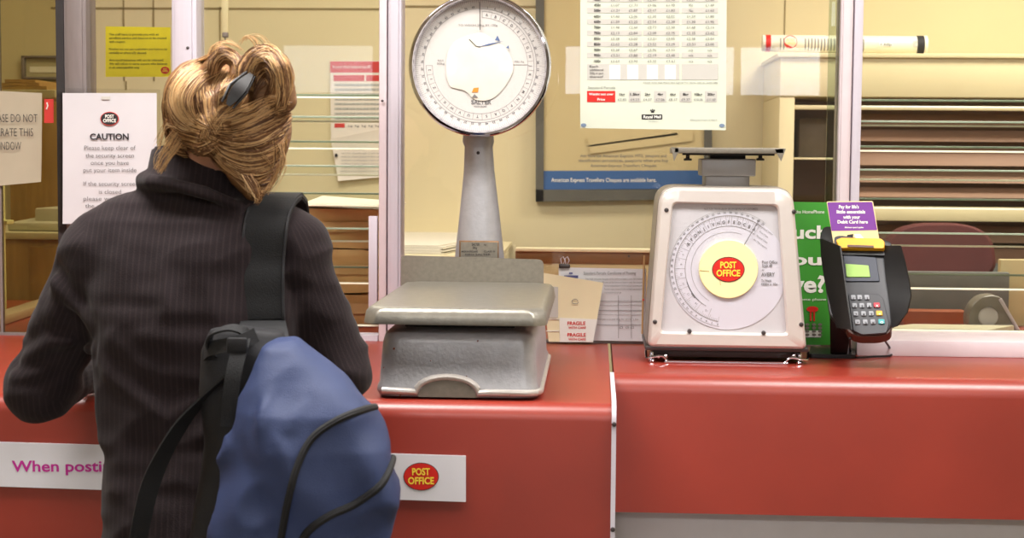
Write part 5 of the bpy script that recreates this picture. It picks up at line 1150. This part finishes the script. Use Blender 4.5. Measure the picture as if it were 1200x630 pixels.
def strands(gA, gB, n, tones, jit=.0018, lift=(.0003, .003), taper=True, weights=None):
    A, B = guide(gA), guide(gB)
    for _ in range(n):
        t = rng.random(); P = A*(1-t)+B*t; m_ = len(P); ph_ = rng.random(3)*6.3; f_ = rng.uniform(.5, 1.6); a_ = rng.normal(0, jit)
        i0 = int(rng.integers(0, max(1, m_//4))); i1 = m_-int(rng.integers(0, max(1, m_//4)))
        k = np.arange(m_)/m_; P = P+np.stack([a_*np.sin(k*6*f_+ph_[0]), 0*k, a_*np.sin(k*6*f_+ph_[1])], 1)
        lf = rng.uniform(*lift)
        dv = hair(P); P[:, 1] += np.where(dv < .02, dv, 0)
        P[:, 1] -= lf*(1+0*k); P = P[i0:i1]
        if len(P) < 4: continue
        sp = cu.splines.new('POLY'); sp.points.add(len(P)-1)
        sp.points.foreach_set('co', np.concatenate([P-np.array(pgo), np.ones((len(P), 1))], 1).ravel())
        rad = np.ones(len(P)); rad[0] = rad[-1] = .3; sp.points.foreach_set('radius', rad*rng.uniform(.7, 1.5)); sp.material_index = int(rng.choice(4, p=tones))
MIX = [.35, .2, .3, .15]; LGT = [.2, .05, .35, .4]; DRK = [.4, .4, .18, .02]
# crown sweeping down-left and round into the twist
strands([(252, 66), (222, 78), (203, 98), (200, 122), (212, 142), (236, 152)], [(262, 82), (240, 92), (226, 110), (224, 126), (232, 140), (248, 148)], 260, LGT)
strands([(250, 62), (212, 82), (195, 110), (192, 135), (202, 158), (232, 168)], [(252, 66), (222, 78), (203, 98), (200, 122), (212, 142), (236, 152)], 220, MIX)
strands([(193, 128), (196, 150), (208, 162), (232, 170), (255, 160)], [(192, 158), (198, 176), (212, 184), (238, 180), (262, 164)], 160, DRK)
strands([(262, 80), (250, 98), (246, 120), (252, 138)], [(276, 88), (266, 104), (262, 122), (262, 140)], 110, MIX)
strands([(228, 108), (232, 126), (240, 144), (250, 158)], [(262, 92), (258, 110), (256, 130), (258, 150)], 160, MIX)
# the rolled twist under the clip
strands([(222, 160), (228, 140), (244, 122), (262, 108), (276, 92)], [(252, 170), (256, 152), (268, 136), (284, 122), (296, 104)], 240, MIX)
# right side fans from the twist
strands([(242, 138), (262, 134), (290, 122), (316, 112), (336, 118)], [(246, 150), (272, 152), (304, 142), (328, 128), (341, 122)], 260, LGT)
strands([(246, 150), (272, 152), (304, 142), (328, 130), (341, 126)], [(246, 160), (270, 172), (302, 172), (328, 158), (340, 142)], 300, MIX)
strands([(246, 160), (270, 174), (302, 176), (328, 164), (340, 146)], [(240, 164), (258, 186), (284, 202), (312, 200), (332, 184)], 280, MIX)
strands([(240, 164), (258, 186), (282, 202), (306, 204), (326, 190)], [(236, 168), (256, 192), (280, 214), (296, 226), (308, 232)], 200, DRK)
strands([(300, 172), (318, 190), (318, 212), (304, 230)], [(270, 196), (286, 210), (292, 222), (294, 232)], 140, MIX)
strands([(334, 150), (336, 176), (326, 200), (312, 222)], [(316, 160), (318, 188), (312, 208), (302, 230)], 120, LGT)
# bun loops above the clip
strands([(284, 112), (280, 84), (294, 60), (316, 54), (334, 72), (340, 100), (336, 128)], [(296, 104), (294, 86), (302, 72), (316, 70), (326, 84), (328, 106), (322, 128)], 330, MIX, .003, (.0005, .006))
strands([(298, 106), (302, 88), (312, 78), (320, 90), (316, 110)], [(296, 120), (306, 104), (312, 96), (314, 106), (304, 124)], 120, DRK, .002)
strands([(244, 88), (246, 68), (262, 56), (280, 64), (286, 82)], [(252, 88), (256, 74), (264, 68), (274, 74), (278, 88)], 110, MIX, .002, (.0005, .004))
# loose wisps
def wisps(gA, gB, n, y, tones=LGT):
    for _ in range(n):
        t = rng.random(); P2 = smooth_path([(a[0]*(1-t)+b[0]*t+rng.normal(0, 1.6), a[1]*(1-t)+b[1]*t+rng.normal(0, 1.6), 0) for a, b in zip(gA, gB)], 5); yy = y+rng.normal(0, .008)
        P = np.array([L(p.x, p.y, yy) for p in P2]); sp = cu.splines.new('POLY'); sp.points.add(len(P)-1); sp.points.foreach_set('co', np.concatenate([P-np.array(pgo), np.ones((len(P), 1))], 1).ravel())
        sp.points.foreach_set('radius', np.linspace(.8, .3, len(P))); sp.material_index = int(rng.choice(4, p=tones))
wisps([(205, 150), (194, 165), (184, 182), (180, 196)], [(214, 170), (206, 182), (198, 192), (190, 204)], 45, 2.275)
wisps([(204, 148), (196, 140), (190, 148), (182, 166)], [(210, 152), (198, 150), (192, 160), (188, 178)], 16, 2.27)
wisps([(296, 205), (304, 220), (306, 232), (302, 238)], [(280, 205), (290, 220), (298, 230), (300, 236)], 40, 2.27, MIX)
wisps([(332, 170), (334, 195), (326, 215), (316, 228)], [(326, 170), (328, 190), (320, 210), (310, 226)], 20, 2.29)
wisps([(300, 60), (294, 48), (286, 44), (280, 52)], [(320, 58), (306, 44), (296, 40), (290, 46)], 14, 2.26)
wisps([(255, 62), (262, 50), (276, 50), (290, 62)], [(240, 72), (246, 56), (258, 48), (270, 52)], 18, 2.27)
wisps([(325, 62), (338, 72), (344, 92), (344, 112)], [(318, 58), (332, 64), (340, 82), (342, 104)], 18, 2.26)
so = bpy.data.objects.new('hair_strands', cu); COL.objects.link(so); so.parent = hr; so['kind'] = 'stuff'
# claw clip
mat('clip_black', (14, 11, 12), .4)
A_, B_ = march(hair, 270, 124, 1.9), march(hair, 297, 88, 1.9); A_ = A_-np.array([0, .014, 0]); B_ = B_-np.array([0, .014, 0]); ax = Vector(B_-A_); ln = ax.length; ax.normalize()
sd = ax.cross(Vector((0, 1, 0))).normalized()
mb = MB(); K = [Vector(A_)+ax*ln*t+Vector((0, -.008*math.sin(PI*t), 0)) for t in np.linspace(0, 1, 11)]
mb.ribbon(K, sd, [.006+.013*math.sin(PI*t) for t in np.linspace(0, 1, 11)], .004); hc = build('hair_clip', mb, 'clip_black', hr, auto=60)
for k in range(6):
    p = Vector(A_)+ax*ln*(.12+.15*k); 
    for s in (-1, 1):
        mb = MB(); mb.tube([p+sd*s*.004+Vector((0, -.003, 0)), p+sd*s*.014+Vector((0, -.002, 0)), p+sd*s*.017+Vector((0, .010, 0))], [.0016, .0015, .001], n=6)
        build('clip_tooth', mb, 'clip_black', hc) if False else hc.data
mb = MB(); mb.tube([Vector(A_)+sd*.010, Vector(A_)+sd*.014+ax*ln*.5+Vector((0, -.006, 0)), Vector(B_)+sd*.008], [.0018, .0028, .0015], n=8)
mb.tube([Vector(A_)-sd*.008, Vector(A_)-sd*.011+ax*ln*.5+Vector((0, -.005, 0)), Vector(B_)-sd*.006], [.0018, .0025, .0015], n=8); build('clip_teeth', mb, 'clip_black', hr) 
# ------------------------------------------------------------ backpack
mat('pack_blue', (42, 57, 98), .62, var=.05, vscale=25, bump=.3, bscale=700); mat('pack_blue_dark', (48, 66, 118), .62, bump=.3, bscale=700); mat('webbing', (20, 21, 24), .75, bump=.4, bscale=500); mat('pack_black', (22, 22, 27), .7, var=.06, bump=.3, bscale=600)
bp = thing('backpack', 'blue and black backpack hanging from the right shoulder of the customer', 'backpack', (L(360, 640, 2.05)[0], 2.07, .80))
blue = rowsf([(393, 322, 346, 2.10, .018), (402, 312, 358, 2.095, .030), (425, 296, 390, 2.085, .05), (450, 284, 424, 2.075, .066), (480, 272, 456, 2.065, .080), (520, 263, 474, 2.06, .088), (560, 258, 479, 2.06, .09), (620, 246, 477, 2.06, .09), (700, 250, 470, 2.06, .088), (735, 270, 450, 2.065, .07)], 2.7)
bl_r = [([L(334, 398, 2.05), L(326, 430, 2.02), L(306, 478, 2.0), L(296, 520, 1.98)], .007, .013), ([L(300, 425, 2.03), L(284, 460, 2.01), L(275, 520, 2.0)], .004, .011), ([L(345, 430, 2.02), L(352, 470, 2.0), L(340, 500, 1.99)], .005, .012),
        ([L(360, 410, 2.03), L(395, 440, 2.01), L(430, 462, 2.01)], .004, .014), ([L(305, 560, 1.97), L(300, 620, 1.97)], .005, .014), ([L(400, 520, 1.98), L(385, 560, 1.97)], .003, .012)]
PK = np.array([[1.1, 0, .35], [0, .6, 0], [.35, 0, .45]]); PK2 = np.array([[1., 0, -.5], [0, .6, 0], [.45, 0, .8]])
def packf(P):
    d = blue(P)
    for pts, am, w in bl_r: s_ = segd(P, pts); w = w*.6; d = d-am*.7*np.exp(-(s_/w))+am*.3*np.exp(-((s_-w*2.2)/w)**2)
    return d+.004*vnoise(P, 11, 8)+.022*np.abs(vnoise(P@PK, 13, 9))-.005+.010*np.abs(vnoise(P@PK2, 21, 12))+.001
zlo_ = L(360, 745, 2.06)[2]
V_, Fq = surface_nets(packf, (L(235, 600, 2.0)[0], 1.93, zlo_), (L(485, 600, 2.1)[0], 2.2, L(340, 378, 2.1)[2]), .005); pb = build('main_body', (V_, Fq), 'pack_blue', bp, auto=180)
def on_pack(pts, lift=.001, n=8):
    q_ = [(p.x, p.y) for p in smooth_path([(x, y, 0) for x, y in pts], n)]; Q_ = marchN(packf, q_, 1.7)
    return [q-np.array([0, lift, 0]) for q in Q_[packf(Q_) < .006]]
ZA = [(447, 476), (428, 479), (395, 492), (366, 513), (349, 545), (338, 585), (328, 640), (322, 690)]; ZB = [(462, 524), (458, 545), (446, 568), (416, 590), (384, 605), (358, 626), (345, 660)]
for pts in (ZA, ZB):
    Q = on_pack(pts); mb = MB(); mb.tube(Q, .0052, n=8); zz_ = build('zipper', mb, 'webbing', pb)
    Q2 = [q+np.array([.0012, -.0052, 0]) for q in Q]; mb = MB(); mb.tube(Q2, .0012, n=5); build('zipper_teeth', mb, 'pack_black', pb)
blackp = rowsf([(386, 252, 334, 2.15, .022), (410, 243, 340, 2.145, .03), (450, 240, 350, 2.14, .036), (520, 236, 380, 2.14, .04), (640, 222, 400, 2.14, .042), (735, 230, 400, 2.14, .035)], 3)
def bpf(P): return blackp(P)+.006*vnoise(P*np.array([1.3, 1, .7]), 16, 11)
V_, Fq = surface_nets(bpf, (L(205, 600, 2.1)[0], 2.07, zlo_), (L(420, 600, 2.14)[0], 2.205, L(340, 376, 2.14)[2]), .006); build('back_panel', (V_, Fq), 'pack_black', bp, auto=180)
def on_jack(pts, lift, n=5): return list(marchN(jacket, [(p.x, p.y) for p in smooth_path([(x, y, 0) for x, y in pts], n)], 1.7)-np.array([0, lift, 0]))
Q = on_jack([(317, 246), (313, 262), (309, 300), (308, 340), (309, 378)], .006)
t0 = Q[0]; over = [t0+np.array([.004, .15, -.09]), t0+np.array([.005, .125, -.02]), t0+np.array([.006, .095, .010]), t0+np.array([.005, .06, .020]), t0+np.array([.003, .025, .014])]
Q = over+Q+[L(310, 392, 2.16), L(312, 402, 2.14)]
Q = smooth_path(Q[::2], 4) if False else Q
mb = MB(); mb.ribbon(Q, (1, 0, 0), [.064]*len(Q), .010); sp_ = build('shoulder_strap', mb, 'webbing', bp, auto=50)
for s in (-1, 1):
    mb = MB(); mb.tube([np.array(q)+np.array([s*.031, -.0045, 0]) for q in Q], .0028, n=6); build('strap_binding', mb, 'pack_black', sp_)
def band(name, pts3, w, th, m, side=(1, 0, 0), par=bp): 
    mb = MB(); mb.ribbon(smooth_path(pts3, 6), side, w, th) if not hasattr(w, '__len__') else mb.ribbon(pts3, side, w, th); return build(name, mb, m, par, auto=50)
band('loose_strap', [L(272, 436, 2.10), L(244, 462, 2.11), L(212, 498, 2.12), L(184, 548, 2.13), L(168, 600, 2.13), L(162, 660, 2.14), L(190, 720, 2.14)], .026, .003, 'webbing', (.7, .3, .5))
band('haul_loop', [L(262, 418, 2.13), L(246, 404, 2.11), L(250, 390, 2.10), L(272, 384, 2.10), L(290, 392, 2.11), L(282, 408, 2.12)], .018, .003, 'webbing', (.2, .9, .3))
band('webbing_tail', [L(300, 392, 2.11), L(278, 402, 2.09), L(248, 408, 2.10), L(240, 414, 2.12)], .020, .003, 'webbing', (0, .3, 1))
band('webbing_tail', [L(285, 396, 2.10), L(278, 420, 2.08), L(272, 450, 2.07), L(268, 500, 2.07)], .022, .003, 'webbing', (1, 0, 0))
mb = MB(); c = L(278, 404, 2.085); mb.box(c-np.array([.014, .004, .010]), c+np.array([.014, .004, .010]), .003); build('buckle', mb, 'pack_black', bp)
